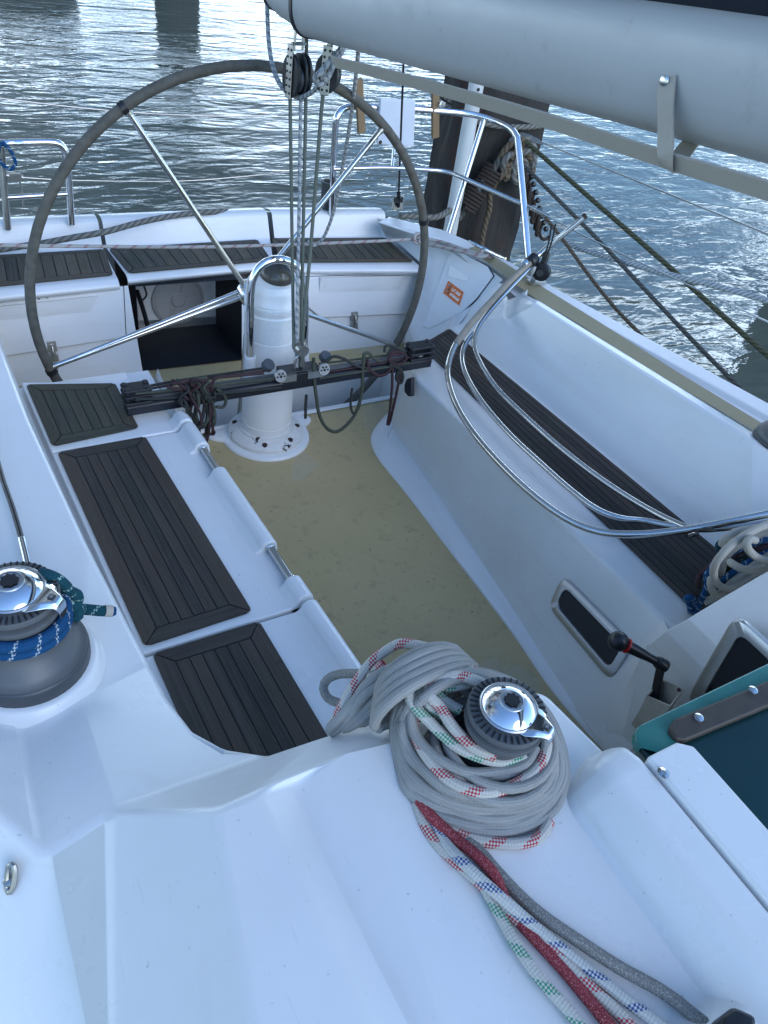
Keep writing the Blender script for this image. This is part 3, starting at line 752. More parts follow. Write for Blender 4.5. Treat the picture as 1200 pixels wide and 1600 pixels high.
bt2 = (-1.84 + 2.05) / (2.05 - .34); bt3 = (-1.93 + 2.05) / (2.05 - .34)
def zs(t, z):
    lo, hi = bface(t, 0).z, bface(t, 1).z; return bface(t, min(1, max(-.02, (z - lo) / (hi - lo)))) + nb * .003
fl_rows = [[zs(bt2, p.z) for p in prof[:4]], [zs(bt3, p.z).lerp(p, .25) + Vector((.0, .012, 0)) for p in prof[:4]], [p + Vector((0, .0, 0)) for p in prof[:4]]]
m = MB(); m.loft(fl_rows, closed=False); part(m, 'bench_fillet', 'gel2', sharp=80)
portlight([(882, 898), (990, 1008), (956, 1066), (858, 948)], bface(bt, .5) + nb * .004, nb)
portlight([(1152, 958), (1330, 1120), (1250, 1250), (1074, 1092)], (.435, -2.1, .35), (1, .0, -.12), .035)

# --- stern seats
seat = MB()
def yl(px, py, z): return V(px, py, z)
fr_t = [V(-160, 466, .452), V(0, 455, .452), V(186, 437, .452), V(196, 430, .452), V(428, 408, .452), V(436, 415, .452), V(655, 415, .452)]
bk_b = [V(-160, 408, .462), V(0, 398, .462), V(162, 389, .462), V(166, 389, .462), V(423, 374, .462), V(428, 374, .462), V(604, 371, .462)]
front = [Vector((p.x, p.y - .03, .428)) for p in fr_t]
top = [Vector((b.x + (0), b.y + .055, .585)) for b in bk_b]
top2 = [t + Vector((0, .05, .005)) for t in top]; top3 = [Vector((t.x, t.y + .10, .575)) for t in top]
names = []
for i0, i1, nm in ((0, 2, 'a'), (3, 4, 'b'), (5, 6, 'c')):
    m = MB(); g = .004
    sl = slice(i0, i1 + 1)
    rows = [r[sl] for r in (front, fr_t, bk_b, top, top2, top3)]
    rows = [[p + Vector((g if k == 0 else (-g if k == len(r) - 1 and nm != 'c' else 0), 0, 0)) for k, p in enumerate(r)] for r in rows]
    lowr = [Vector((p.x, p.y + .03, .40)) for p in rows[0]]
    m.loft([lowr] + rows, closed=False)
    if nm == 'b':   # helm seat: visible thick underside edge
        pass
    names.append(part(m, 'stern_seat', 'gel', bevel=.016, seg=4, angle=20))
teak_panel('teak_panel', VV([(-200, 408, .4625), (0, 399, .4605), (0, 450, .4535), (-200, 466, .4535)]), 2, .02, names[0], 'teaks') if False else None
def stern_teak(q, n, par):
    a, b, c, d = VV(q)
    # planks run fore and aft
    return teak_panel('teak_panel', [a, b, c, d], n, .035, par, 'teaks', gap=.005)
stern_teak([(-150, 409, .4635), (163, 391, .4635), (177, 431, .4545), (-150, 463, .4545)], 15, names[0])
stern_teak([(170, 390, .4635), (402, 376, .4635), (424, 408, .4545), (202, 428, .4545)], 12, names[1])
stern_teak([(424, 374, .4635), (602, 373, .4635), (646, 410, .4545), (440, 411, .4545)], 12, names[2])
# locker fronts
def ff(px, py, z): return V(px, py, z)
def fplane(px, py):   # front plane leans aft going up
    a = Vector((-.45, .80, .43)); n = Vector((.05, 1, -.27)); return VPL(px, py, a, n)
lk = MB()
lk.poly([fplane(-160, 484), fplane(0, 470), fplane(200, 446), fplane(225, 592), fplane(0, 640), fplane(-160, 660)])
lk.poly([fplane(378, 436), fplane(480, 428), fplane(664, 424), fplane(640, 560), fplane(480, 592), fplane(378, 592)])
part(lk, 'locker_front', 'gel')
def locker(quad, rec, dots, latch):
    n = Vector((-.05, -1, .27)).normalized(); m = MB()
    q = [fplane(*p) + n * .002 for p in quad]
    m.prism(q, n * .014)
    d = part(m, 'locker_door', 'gel', bevel=.009, seg=3)
    cq = sum(q, Vector()) / len(q); se = MB(); se.poly([p + (p - cq).normalized() * .005 + n * .001 for p in q]); part(se, 'door_gap_shade', 'caulk', d)  # dark sheet behind the door, drawn for the shaded gap round it
    r = MB(); o = [fplane(*p) + n * .0165 for p in rec]; c = sum(o, Vector()) / 4
    # handle recess: shallow scoop with a shadowing top ledge
    i_ = [c + (p - c) * .93 - n * .0 for p in o]
    r.loft([[p for p in o], [o[0] + n * .02, o[1] + n * .02, o[2] + n * .001, o[3] + n * .001], [i_[0] + n * .018, i_[1] + n * .018, i_[2] + n * .001, i_[3] + n * .001]], True, True)
    part(r, 'pull_ledge', 'gel', d, bevel=.003, seg=2)
    for p in dots:
        s_ = MB(); s_.lathe([(.006, -.002), (.006, .001), (.003, .002)], fplane(*p) + n * .017, 10, n)
        part(s_, 'snap_stud', 'black', d)
    l = MB(); x, y = latch
    P_ = fplane(x, y) + n * .017
    ux = Vector((1, -.05, 0)).normalized(); uz = n.cross(ux).normalized(); uz = uz if uz.z > 0 else -uz
    R_ = Matrix((ux, n, uz)).transposed()
    l.box(P_ + uz * .025, (.040, .006, .05), R_); l.box(P_ - uz * .035, (.040, .006, .045), R_); l.box(P_, (.022, .014, .075), R_); l.tube([P_ + uz * .03 + n * .012, P_ + n * .02, P_ - uz * .04 + n * .014], .005, 8)
    part(l, 'latch', 'ssdull', d, bevel=.002)
    return d
locker([(-160, 492), (150, 452), (192, 446), (196, 526), (-160, 583)], [(-160, 494), (152, 460), (140, 486), (-160, 514)], [(60, 465), (73, 463)], (82, 548))
locker([(478, 432), (658, 426), (642, 486), (634, 490), (500, 496), (478, 478)], [(497, 432), (626, 429), (622, 453), (497, 456)], [(557, 426), (566, 426)], (552, 500))
# open locker under the helm seat
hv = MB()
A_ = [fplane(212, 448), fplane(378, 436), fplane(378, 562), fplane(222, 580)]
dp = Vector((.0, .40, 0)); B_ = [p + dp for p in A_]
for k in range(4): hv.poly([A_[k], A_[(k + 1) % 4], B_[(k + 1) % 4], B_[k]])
part(hv, 'helm_locker', 'hollow_shade')  # near-black lining puts the shade of the open locker into its colour
bw_ = MB(); yb = 1.13
bw_.poly([VY(205, 440, yb), VY(385, 428, yb), VY(385, 492, yb), VY(205, 502, yb)])
part(bw_, 'locker_back', 'gel')
hp = MB(); hc = VY(278, 468, yb - .005); rr_ = (VY(317, 468, yb) - hc).length
hp.lathe([(rr_, 0), (rr_, .008), (rr_ * .9, .012), (rr_ * .86, .006), (rr_ * .3, .006), (rr_ * .25, .012)], hc, 40, (0, -1, 0))
for k in range(6):
    t = k * PI / 3 + .2; d = Vector((math.cos(t), 0, math.sin(t))); hp.bar(hc + d * rr_ * .3 + Vector((0, -.007, 0)), hc + d * rr_ * .8 + Vector((0, -.007, 0)), .01, .006, (0, 1, 0))
part(hp, 'inspection_hatch', 'boomgrey')
cable = MB()
cable.tube([VY(214, 455, .96), VY(222, 478, .98), VY(231, 510, .96)], .012, 8); part(cable, 'cable', 'black')
cable = MB(); cable.tube([VY(360, 445, .96), VY(353, 470, .96), VY(362, 495, .96), VY(370, 470, .96), VY(364, 446, .96)], .009, 8); part(cable, 'cable', 'black')
cable = MB(); cable.tube([VY(222, 440, .99), VY(229, 460, .99), VY(222, 470, .99)], .005, 6)
part(cable, 'cable', 'black')
# --- gas locker
gl_ = MB()
g0 = V(697, 388, .575); g1 = V(786, 437, .60); g2 = V(716, 507, .425); g3 = V(652, 532, .20); g4 = V(640, 560, .0)
sid = [V(660, 418, .45), V(640, 490, .2), V(628, 560, .0)]
gl_.poly([g0, g1, V(748, 470, .475), g2, g3]); gl_.poly([g0, g3, V(636, 500, .20), V(662, 415, .46)]); gl_.poly([g3, g2, Vector((1.02, .1, .0)), V(640, 575, .0), V(630, 560, .0), V(636, 500, .20)])
gl_.poly([g0, V(662, 415, .46), V(612, 370, .475)])
part(gl_, 'quarter_moulding', 'gel', bevel=.02, seg=4, angle=12)
gn = (g1 - g0).cross(g3 - g0).normalized()
if gn.y > 0: gn = -gn
gd = MB()
gq = [VPL(x, y, g0, gn) + gn * .001 for x, y in ((704, 398), (716, 392), (764, 418), (772, 432), (745, 468), (720, 492), (672, 515), (662, 512))]
gd.prism(gq, gn * .014)
gdoor = part(gd, 'gas_locker_door', 'gel', bevel=.010, seg=3)
cq = sum(gq, Vector()) / len(gq); se = MB(); se.poly([p + (p - cq).normalized() * .004 + gn * .001 for p in gq]); part(se, 'door_gap_shade', 'caulk', gdoor)  # dark sheet again paints the shaded gap, here round the gas door
gr_ = MB(); ro = [VPL(x, y, g0, gn) + gn * .016 for x, y in ((707, 418), (735, 436), (733, 441), (702, 434))]
gr_.loft([ro, [ro[0] + gn * .010, ro[1] + gn * .010, ro[2] + gn * .001, ro[3] + gn * .001]], True, True)
part(gr_, 'pull_ledge', 'gel', gdoor, bevel=.002)
sq = [VPL(x, y, g0, gn) + gn * .0165 for x, y in ((703, 441), (727, 459), (720, 480), (695, 460))]
st = MB(); st.prism(sq, gn * .001)
stick = part(st, 'gas_sticker', 'orange', gdoor)
ex = (sq[1] - sq[0]); ey = (sq[0] - sq[3]); 
def sticker_text(txt, u, v, size, sx=1):
    c = bpy.data.curves.new('lettering', 'FONT'); c.body = txt; c.size = size; c.extrude = .0003; c.offset = .0012
    o = bpy.data.objects.new('lettering', c); x = ex.normalized(); y = (ey - x * ey.dot(x)).normalized(); z = x.cross(y)
    mw = Matrix((x, y, z)).transposed().to_4x4(); mw.translation = sq[3] + ex * u + ey * v + gn * .0012
    dg = None
    COL.objects.link(o); o.matrix_world = mw
    bpy.context.view_layer.update()
    me = bpy.data.meshes.new_from_object(o.evaluated_get(bpy.context.evaluated_depsgraph_get())); me.transform(mw)
    bpy.data.objects.remove(o)
    me.materials.clear(); me.materials.append(M['stickw'])
    t = bpy.data.objects.new('lettering', me); COL.objects.link(t); t.parent = stick
hh = ey.length
sticker_text('L.P. GAS', .35, .56, hh * .285); sticker_text('STORAGE', .35, .18, hh * .25)
pc_ = MB()
for k in range(3):
    b = sq[3] + ex * .09 + ey * (.14 + .27 * k) + gn * .001
    pc_.poly([b, b + ex * .2, b + ex * .2 + ey * .2, b + ey * .2])
part(pc_, 'pictogram', 'stickw', stick, flatten=True)
# ------------------------------------------------------------------ pedestal
ped = thing('steering_pedestal', 'white steering pedestal with black compass dome and bent chrome guard', 'pedestal', (0, 0, .017))
zf = lambda px, py: VY(px, py, -.11).z
g = [zf(412, 675), zf(413, 543), zf(425, 502), zf(425, 497), zf(425, 487)]
bm_ = MB(); bm_.lathe([(.172, .0172), (.173, .034), (.168, .040), (.128, .058), (.1255, .066)], n=48); fl_ = part(bm_, 'base_flange', 'flange', ped)
for t in (-2.0, -1.1, -.25, 1.2, 2.6):
    rs_ = MB(); q_ = Vector((.146 * math.cos(t), .146 * math.sin(t), .0505)); rs_.lathe([(.013, -.004), (.0125, .003), (.008, .005), (.005, .0035)], q_, 6, (.22 * math.cos(t), .22 * math.sin(t), 1)); part(rs_, 'flange_bolt', 'rust', fl_)
pr = [(.1135, .05)]
for z in g[:2]: pr += [(.1135, z - .005), (.1095, z - .003), (.1095, z + .003), (.1135, z + .005)]
pr += [(.1135, g[2] - .012), (.117, g[2] - .01), (.117, g[2] - .002), (.110, g[2]), (.110, g[2] + .003), (.117, g[3] + .001), (.117, g[4] - .006), (.110, g[4] - .004), (.110, g[4] + .002), (.1145, g[4] + .005), (.1135, .70), (.111, .745), (.106, .765), (.096, .778), (.0, .782)]
part(MB().lathe(pr, n=48), 'column', 'gel', ped, sharp=50)
cp = MB(); cc = Vector((.005, -.012, .792)); cp.lathe([(.092, -.022), (.092, -.004), (.082, .006), (.072, .008)], cc, 40, (0, -.25, 1)); cb_ = part(cp, 'compass_bezel', 'gel2', ped)
cp = MB(); prd = [(.071, .004)] + [(.070 * math.cos(t), .006 + .060 * math.sin(t)) for t in [k * PI / 2 / 8 for k in range(1, 8)]] + [(.0, .066)]
cp.lathe(prd, cc, 40, (0, -.25, 1)); part(cp, 'compass_dome', 'dome', cb_, sharp=60)
gy = -.085
gpts = [VY(391, 575, gy), VY(391.5, 500, gy), VY(393, 450, gy), VY(399, 428, gy), VY(411, 413, gy), VY(428, 406, gy), VY(446, 407, gy), VY(461, 415, gy), VY(471, 432, gy), VY(475.5, 456, gy), VY(476, 500, gy), VY(474.5, 565, gy)]
gt = part(MB().tube(gpts, .0165, 16), 'guard_rail', 'chrome', ped)
for a, b in ((VY(391, 556, gy), VY(391, 592, gy)), (VY(474.5, 548, gy), VY(474.5, 580, gy))):
    k = MB(); k.tube([a, b], .0235, 16, False); mid_ = (a + b) / 2; k.bar(mid_, Vector((mid_.x * .75, -.04, mid_.z)), .03, .06); part(k, 'guard_socket', 'gel', ped, bevel=.003)

# ------------------------------------------------------------------ steering wheel
WC = Vector((.0, .25, .592)); WR = .892
wheel = thing('helm', 'very large steering wheel with worn grey rim and five steel spokes', 'steering wheel', WC)
ring = [WC + Vector((WR * math.cos(t), 0, WR * math.sin(t))) for t in [2 * PI * k / 96 for k in range(96)]]
part(MB().tube(ring, .0195, 14, smooth=False, closed=True), 'rim', 'wheelrim', wheel)
for dg in (50.5, 123, 195.5, 267, 335.5):
    t = math.radians(dg); d = Vector((math.cos(t), 0, math.sin(t)))
    m = MB(); pnx = Vector((-math.sin(t), 0, math.cos(t)))
    m.tube([WC + d * .03 + pnx * .0, WC + d * (WR - .015)], .0115, 12, False)
    s_ = part(m, 'spoke', 'ss', wheel)
    m = MB(); m.tube([WC + d * (WR - .03) - pnx * .0, WC + d * (WR - .012)], .015, 12, False); part(m, 'spoke_ferrule', 'ssdull', s_)
    if dg in (195.5,):
        m = MB(); m.tube([WC + d * .05 - pnx * .026, WC + d * (WR - .05) - pnx * .0], .010, 12, False); part(m, 'spoke_brace', 'ss', s_)
m = MB(); m.lathe([(.026, -.06), (.04, -.05), (.055, -.02), (.055, .02), (.035, .035), (.022, .05)], WC, 28, (0, 1, 0)); m.tube([WC + Vector((0, -.06, 0)), Vector((0, -.10, .592))], .024, 16, False); part(m, 'hub', 'chrome', wheel)
for dg in (18.0, 123.4, 196.6):
    t = math.radians(dg); a = [WC + Vector((WR * math.cos(t + q), 0, WR * math.sin(t + q))) for q in (-.012, .012)]
    part(MB().tube(a, .0235, 14, False), 'rim_whipping', 'black', wheel)

# ------------------------------------------------------------------ mainsheet traveller
TY = -.285
trav = thing('traveller', 'black mainsheet traveller beam bridging both benches before the white pedestal', 'traveller', (0, TY, .42))
tl, tr_ = VY(203, 622, TY), VY(664, 561, TY)
m = MB(); m.prism([Vector((tl.x - .02, TY - .028, .450)), Vector((tl.x - .02, TY + .028, .450)), Vector((tl.x - .02, TY + .028, .484)), Vector((tl.x - .02, TY + .018, .494)), Vector((tl.x - .02, TY - .018, .494)), Vector((tl.x - .02, TY - .028, .484))], (tr_.x - tl.x + .04, 0, 0))
part(m, 'beam', 'blackalu', trav, bevel=.004)
m = MB(); m.prism([Vector((tl.x + .03, TY - .013, .494)), Vector((tl.x + .03, TY + .013, .494)), Vector((tl.x + .03, TY + .016, .512)), Vector((tl.x + .03, TY - .016, .512))], (tr_.x - tl.x - .06, 0, 0)); part(m, 'track', 'midgrey', trav, bevel=.002)
for x0, x1 in ((tl.x - .025, tl.x + .075), (tr_.x - .10, tr_.x + .02)):
    m = MB()
    m.box(((x0 + x1) / 2, TY, .502), (x1 - x0, .075, .014)); m.box(((x0 + x1) / 2, TY, .528), (x1 - x0, .07, .010)); m.box(((x0 + x1) / 2, TY, .552), (x1 - x0, .062, .010))
    for sx in (x0 + .012, x1 - .012):
        m.lathe([(.012, 0), (.012, .065)], (sx, TY - .018, .496), 10); m.lathe([(.012, 0), (.012, .065)], (sx, TY + .02, .496), 10)
    e = part(m, 'end_block', 'black', trav, bevel=.003)
    m = MB(); m.lathe([(.022, 0), (.016, .008), (.022, .018)], ((x0 + x1) / 2, TY - .005, .507), 18); part(m, 'sheave', 'midgrey', e)
carx = VY(466, 585, TY).x
m = MB(); m.box((carx, TY, .520), (.17, .062, .030)); m.box((carx, TY - .033, .507), (.155, .006, .040)); car = part(m, 'car', 'black', trav, bevel=.006)
for s in (-1, 1):
    m = MB(); c = Vector((carx + s * .095, TY - .036, .530)); m.lathe([(.024, -.006), (.026, .0), (.024, .006)], c, 24, (0, -1, .25)); m.box((carx + s * .06, TY - .035, .512), (.07, .008, .03))
    w_ = part(m, 'cheek_plate', 'alu', car)
    m = MB()
    for k in range(6): m.lathe([(.0042, 0), (.0042, .0015)], c + Vector((.0145 * math.cos(k * PI / 3), -.0062, .0145 * math.sin(k * PI / 3))), 8, (0, -1, .25))
    m.lathe([(.006, 0), (.006, .0015)], c + Vector((0, -.0062, 0)), 8, (0, -1, .25)); part(m, 'drilled_hole', 'hollow_shade', w_)
for s, z in ((-1, .55), (1, .55)):
    m = MB(); c = Vector((carx + s * .125, TY + .02, z)); m.lathe([(.022, -.014), (.025, -.010), (.019, 0), (.025, .010), (.022, .014)], c, 22, (.2, -.6, .8)); part(m, 'control_block', 'dkgrey', car)
m = MB(); m.tube([(carx - .02, TY, .53), (carx - .015, TY, .575), (carx, TY, .59), (carx + .015, TY, .575), (carx + .02, TY, .53)], .006, 10); m.lathe([(.024, -.03), (.03, .0), (.024, .03)], (carx, TY, .62), 16, (0, 1, 0)); part(m, 'sheet_shackle', 'ssdull', car)
z1p = lambda x, y: (340 + x / 3.53, 380 + y / 3.53)
zlp = lambda x, y: (180 + x / 4.444, 540 + y / 4.444)
ty = lambda q, y=TY, f=z1p: VY(*f(*q), y)
def trope(q, mat, label, f=z1p, y=TY - .03, r=.0055, jit=.0, cat='rope'):
    return rope('control_line', [VY(*f(*p[:2]), p[2] if len(p) > 2 else y) for p in q], r, mat, label, cat, 'control lines on the traveller', jit=jit, n=7)
trope([(110, 305, TY + .03), (400, 250, TY + .03), (700, 205, TY + .03), (1040, 155, TY + .03)], 'ropedark', 'dark line along the far side of the traveller, left of the car', zlp)
trope([(140, 335), (300, 318), (480, 300), (800, 262), (1140, 222)], 'ropectl', 'pale green line along the near side of the traveller, left of the car', zlp)
trope([(140, 372), (420, 360), (800, 325), (1150, 290)], 'ropedark', 'lowest dark line along the traveller, left of the car', zlp, y=TY - .04)
trope([(680, 620), (670, 420), (670, 290), (700, 225), (800, 212), (1030, 190)], 'ropemar', 'brown line rising from the knot bundle to the traveller car', zlp, r=.0065)
trope([(700, 300), (745, 330), (770, 380), (750, 425), (700, 425)], 'ropectl', 'small green bight beside the knot bundle on the traveller', zlp, r=.0065)
for k, (q, mt, lb) in enumerate((
    ([(390, 240), (450, 270), (520, 330), (530, 400), (510, 500), (500, 540)], 'ropemar', 'outermost maroon strand of the knot bundle on the traveller'),
    ([(360, 285), (430, 300), (500, 290), (560, 260), (620, 240), (660, 270)], 'ropemar', 'maroon turn around the traveller above the knot bundle'),
    ([(430, 240), (480, 280), (560, 250), (600, 300), (620, 400), (600, 520), (560, 580), (545, 520), (560, 420), (540, 330)], 'ropedark', 'dark looped strand in the middle of the knot bundle'),
    ([(500, 235), (560, 300), (580, 400), (560, 480), (590, 550), (640, 520), (650, 420), (630, 330), (600, 270), (540, 240)], 'ropectl', 'greenish looped strand in the middle of the knot bundle'),
    ([(460, 330), (500, 420), (540, 500), (570, 560), (620, 560), (640, 470), (600, 360), (550, 300)], 'ropedark', 'dark lower strand hanging out of the knot bundle'),
    ([(590, 235), (640, 300), (660, 420), (655, 540), (640, 640), (610, 740)], 'ropemar', 'long maroon tail hanging down from the knot bundle'),
    ([(545, 560), (560, 610), (600, 640), (630, 610), (630, 540)], 'ropedark', 'dark bight hanging at the foot of the knot bundle'),
    ([(400, 265), (470, 250), (540, 235), (600, 250), (560, 300), (490, 320), (440, 300)], 'ropemar', 'maroon loop lying on top of the knot bundle'))):
    trope([(x, y, TY - .04 - .012 * ((k + i) % 3)) for i, (x, y) in enumerate(q)], mt, lb, zlp, r=.0068)
trope([(560, 745), (750, 715), (950, 680), (1100, 650)], 'ropectl', 'greenish line along the traveller, right of the car')
trope([(590, 690, TY + .03), (800, 655, TY + .03), (1060, 605, TY + .03)], 'ropedark', 'dark line along the far side of the traveller, right of the car')
trope([(530, 635), (530, 720), (545, 850), (562, 950), (600, 1018), (655, 1040), (715, 1000), (765, 930), (795, 820), (800, 700), (808, 612)], 'ropectl', 'long green bight hanging from the traveller to the sole', r=.0075)
trope([(742, 800), (734, 890), (748, 938), (775, 915), (790, 860)], 'ropedark', 'short bight hanging inside the long green one', r=.0055)
trope([(490, 838), (486, 900), (485, 965)], 'ropedark', 'short dark tail hanging straight from the traveller', r=.0065)
trope([(600, 650), (640, 625), (700, 640), (760, 675), (830, 690)], 'ropedark', 'dark line arching over the traveller beside the car', r=.0065)
trope([(800, 615), (830, 605), (870, 640), (900, 650)], 'ropectl', 'green turn on the top of the traveller near its right end', r=.0065)
trope([(825, 640), (835, 690), (880, 728), (930, 720), (962, 680)], 'ropemar', 'purple brown bight slung across the traveller face', r=.0075)
trope([(920, 600), (925, 570), (960, 565), (1010, 590), (1030, 600)], 'ropedark', 'dark bight standing up by the wheel rim', r=.006)
trope([(965, 690), (962, 800), (950, 920), (937, 1000), (950, 985), (975, 880), (1000, 760), (1005, 700)], 'ropemar', 'maroon doubled tail hanging by the port bench', r=.0062)
trope([(940, 640), (960, 605), (1010, 600), (1040, 625), (1020, 660), (970, 665), (945, 640), (965, 615), (1010, 615)], 'ropemar', 'brown coil lying on the right end of the traveller', r=.0065)
trope([(945, 670), (1000, 690), (1020, 730), (1010, 770), (985, 740), (1000, 700)], 'ropedark', 'dark knot at the right end of the traveller', r=.008)

random.seed(21)
for k in range(7):
    q = []; x, y = random.uniform(440, 620), random.uniform(235, 300)
    for i in range(9):
        q.append((x, y)); x = min(690, max(430, x + random.uniform(-70, 80))); y = min(620, max(225, y + random.uniform(-60, 130 if i < 4 else 40)))
    trope([(x_, y_, TY - .045 - .010 * (i % 4)) for i, (x_, y_) in enumerate(q)], ('ropedark', 'ropemar', 'ropectl')[k % 3], ('thin dark strand', 'thin maroon strand', 'thin olive strand')[k % 3] + ' tangled in the knot bundle at the left end of the traveller', zlp, r=.0050)
for k, (ya, yb_) in enumerate(((720, 625), (665, 598), (705, 640))):
    trope([(560, ya, TY - .02 + .03 * k), (760, ya * .6 + yb_ * .4 + 3, TY - .02 + .03 * k), (1080, yb_, TY - .02 + .03 * k)], ('ropemar', 'ropectl', 'ropedark')[k], ('brown line right of the car, nearest the camera', 'olive line right of the car along the middle of the beam', 'dark thin line right of the car at the far edge')[k], r=.0045)
for k, (ya, yb_) in enumerate(((320, 172), (352, 246))):
    trope([(135, ya, TY + .02 - .03 * k), (500, ya * .55 + yb_ * .45, TY + .02 - .03 * k), (1060, yb_, TY + .02 - .03 * k)], ('ropemar', 'ropedark')[k], ('maroon thin line left of the car at the far edge', 'dark thin line left of the car along the beam')[k], zlp, r=.0045)

# ------------------------------------------------------------------ boom with its gear
BA = Vector((.10, .02, 1.738)); bdir = Vector((-.0, -1, .112)).normalized()
boom = thing('boom', 'thick grey painted boom slung over the cockpit', 'boom', BA)
def bring(s, rx, rz, dz=0, dx=0):
    c = BA + bdir * s + Vector((dx, 0, dz)); upv = Vector((0, .112, 1)).normalized()
    out = []
    for k in range(32):
        t = 2 * PI * k / 32; cx, sx = math.cos(t), math.sin(t)
        e = .75
        out.append(c + Vector((1, 0, 0)) * (rx * math.copysign(abs(cx) ** e, cx)) + upv * (rz * math.copysign(abs(sx) ** e, sx)))
    return out
part(MB().loft([bring(s, .083, .112) for s in (.0, .5, 1.2, 2.0, 3.2, 4.6)], True, True), 'spar', 'boomgrey', boom)
part(MB().loft([bring(-.022, .072, .100), bring(-.018, .087, .115), bring(-.004, .088, .116), bring(.004, .0865, .115)], True, True), 'end_collar', 'blackalu', boom, sharp=50)
part(MB().loft([bring(-.30, .045, .062, .03), bring(-.29, .06, .075, .02), bring(-.2, .066, .085, .01), bring(-.02, .073, .098)], True, True), 'end_casting', 'boomgrey', boom)
part(MB().loft([bring(-.312, .046, .062, .028), bring(-.308, .063, .079, .02), bring(-.296, .064, .08, .02), bring(-.29, .060, .075, .02)], True, True), 'end_rim', 'blackalu', boom, sharp=50)
cov = MB().loft([bring(s, a, b, c, dx) for s, a, b, c, dx in ((.3, .03, .04, .14, .03), (.5, .06, .07, .16, .02), (.9, .085, .10, .185, .02), (1.4, .10, .12, .20, .02), (2.2, .115, .16, .225, .02), (4.5, .12, .22, .27, .02))], True, True)
tag(part(cov, 'sail_cover', 'navy', None), 'dark navy sail cover lying along the top of the boom', 'sail cover')
def ribbon(pts, w, th, wd, step=.03):
    P = catmull([Vector(p) for p in pts], step); m = MB(); rows = []
    for k, p in enumerate(P):
        t = (P[min(k + 1, len(P) - 1)] - P[max(k - 1, 0)]).normalized(); a = Vector(wd); a = (a - t * a.dot(t)).normalized(); b = t.cross(a)
        rows.append([p + a * w / 2 + b * th / 2, p - a * w / 2 + b * th / 2, p - a * w / 2 - b * th / 2, p + a * w / 2 - b * th / 2])
    return m.loft(rows, True, True)
wp = [VX(522, 97, .06), VX(600, 116, .06), VX(700, 143, .05), VX(860, 190, .03), VX(1042, 250, .02), VX(1200, 298, .01), VX(1420, 372, .0)]
tag(part(ribbon(wp, .036, .006, (.5, .35, -.8)), 'webbing_line', 'web', None), 'long beige webbing line running below the boom through the hanging strap', 'webbing')
lp = [VX(1043, 122, .012), VX(1040, 160, .004), VX(1040, 210, .004), VX(1040, 248, .002)]
st_ = thing('boom_strap', 'short beige webbing strap screwed to the boom side', 'strap', lp[0])
part(ribbon(lp + [VX(1042, 262, .02), VX(1052, 258, .045), VX(1072, 232, .10), VX(1092, 208, .13)], .034, .004, (0, 1, .1), .012), 'strap', 'web', st_)
part(MB().lathe([(.009, -.002), (.009, .003), (.005, .0045)], lp[0] + Vector((-.004, 0, -.004)), 14, (-1, -.2, .1)), 'strap_screw', 'ss', st_)

# blocks hanging from the boom
def block(name, c, h, label, twin=False, rz=0.0):
    t = thing(name, label, 'block', c + Vector((0, 0, h / 2)), 'mainsheet blocks under the boom')
    R = Matrix.Rotation(rz, 3, 'Z')
    ax = R @ Vector((1, 0, 0))
    def cheek(o):
        pts = []
        for k in range(26):
            a = 2 * PI * k / 26; r = .5 * h * (.62 + .0 * a)
            pts.append(c + ax * o + R @ Vector((0, r * .86 * math.sin(a), 0)) + Vector((0, 0, -h * .12 + .5 * h * .72 * math.cos(a) + (.10 * h if math.cos(a) > .3 else 0))))
        return pts
    for o in ((-.030, .004, .024) if twin else (-.026, .014)):
        part(MB().prism(cheek(o), ax * .012), 'cheek', 'black', t, bevel=.003)
    for o in ((-.012, .020) if twin else (-.006,)):
        part(MB().lathe([(h * .27, -.009), (h * .22, 0), (h * .27, .009)], c + ax * o + Vector((0, 0, -h * .12)), 26, ax), 'sheave', 'dkgrey', t)
    pl = MB(); o = c + ax * (-.034) + Vector((0, -.0, 0))
    pl.box(o + Vector((0, 0, -.0)), (.005, .031, h * .98), R); stp = part(pl, 'side_plate', 'ssdull', t, bevel=.002)
    hs_ = MB()
    for k in range(7):
        for s in (-1, 1):
            hs_.lathe([(.0045, 0), (.0045, .0012)], o + R @ Vector((-.0025, s * .0085, 0)) + Vector((0, 0, h * (.40 - .13 * k))), 8, -ax)
    part(hs_, 'drilled_hole', 'hollow_shade', stp)
    sh = MB(); top = c + Vector((0, 0, h * .5)); sh.tube([top + R @ Vector((-.018, 0, -.02)), top + R @ Vector((-.018, 0, .015)), top + R @ Vector((-.014, 0, .055)), top + Vector((0, 0, .068)), top + R @ Vector((.014, 0, .055)), top + R @ Vector((.018, 0, .015)), top + R @ Vector((.018, 0, -.02))], .005, 8)
    sh.tube([top + R @ Vector((-.03, 0, 0)), top + R @ Vector((.03, 0, 0))], .006, 8, False); part(sh, 'shackle', 'ssdull', t)
    return t
b1 = VY(464, 112, .03); b2 = VY(513, 108, -.12)
block('mainsheet_block', b1, .17, 'mainsheet block with a drilled steel plate, left of the two under the boom', True, .25)
block('mainsheet_block', b2, .15, 'mainsheet block half hidden by a tied rope, right of the two under the boom', True, .9)
ct = Vector((carx, TY, .63))
ms = thing('mainsheet', 'greenish mainsheet falls dropping from the boom blocks to the traveller car', 'rope', ct)
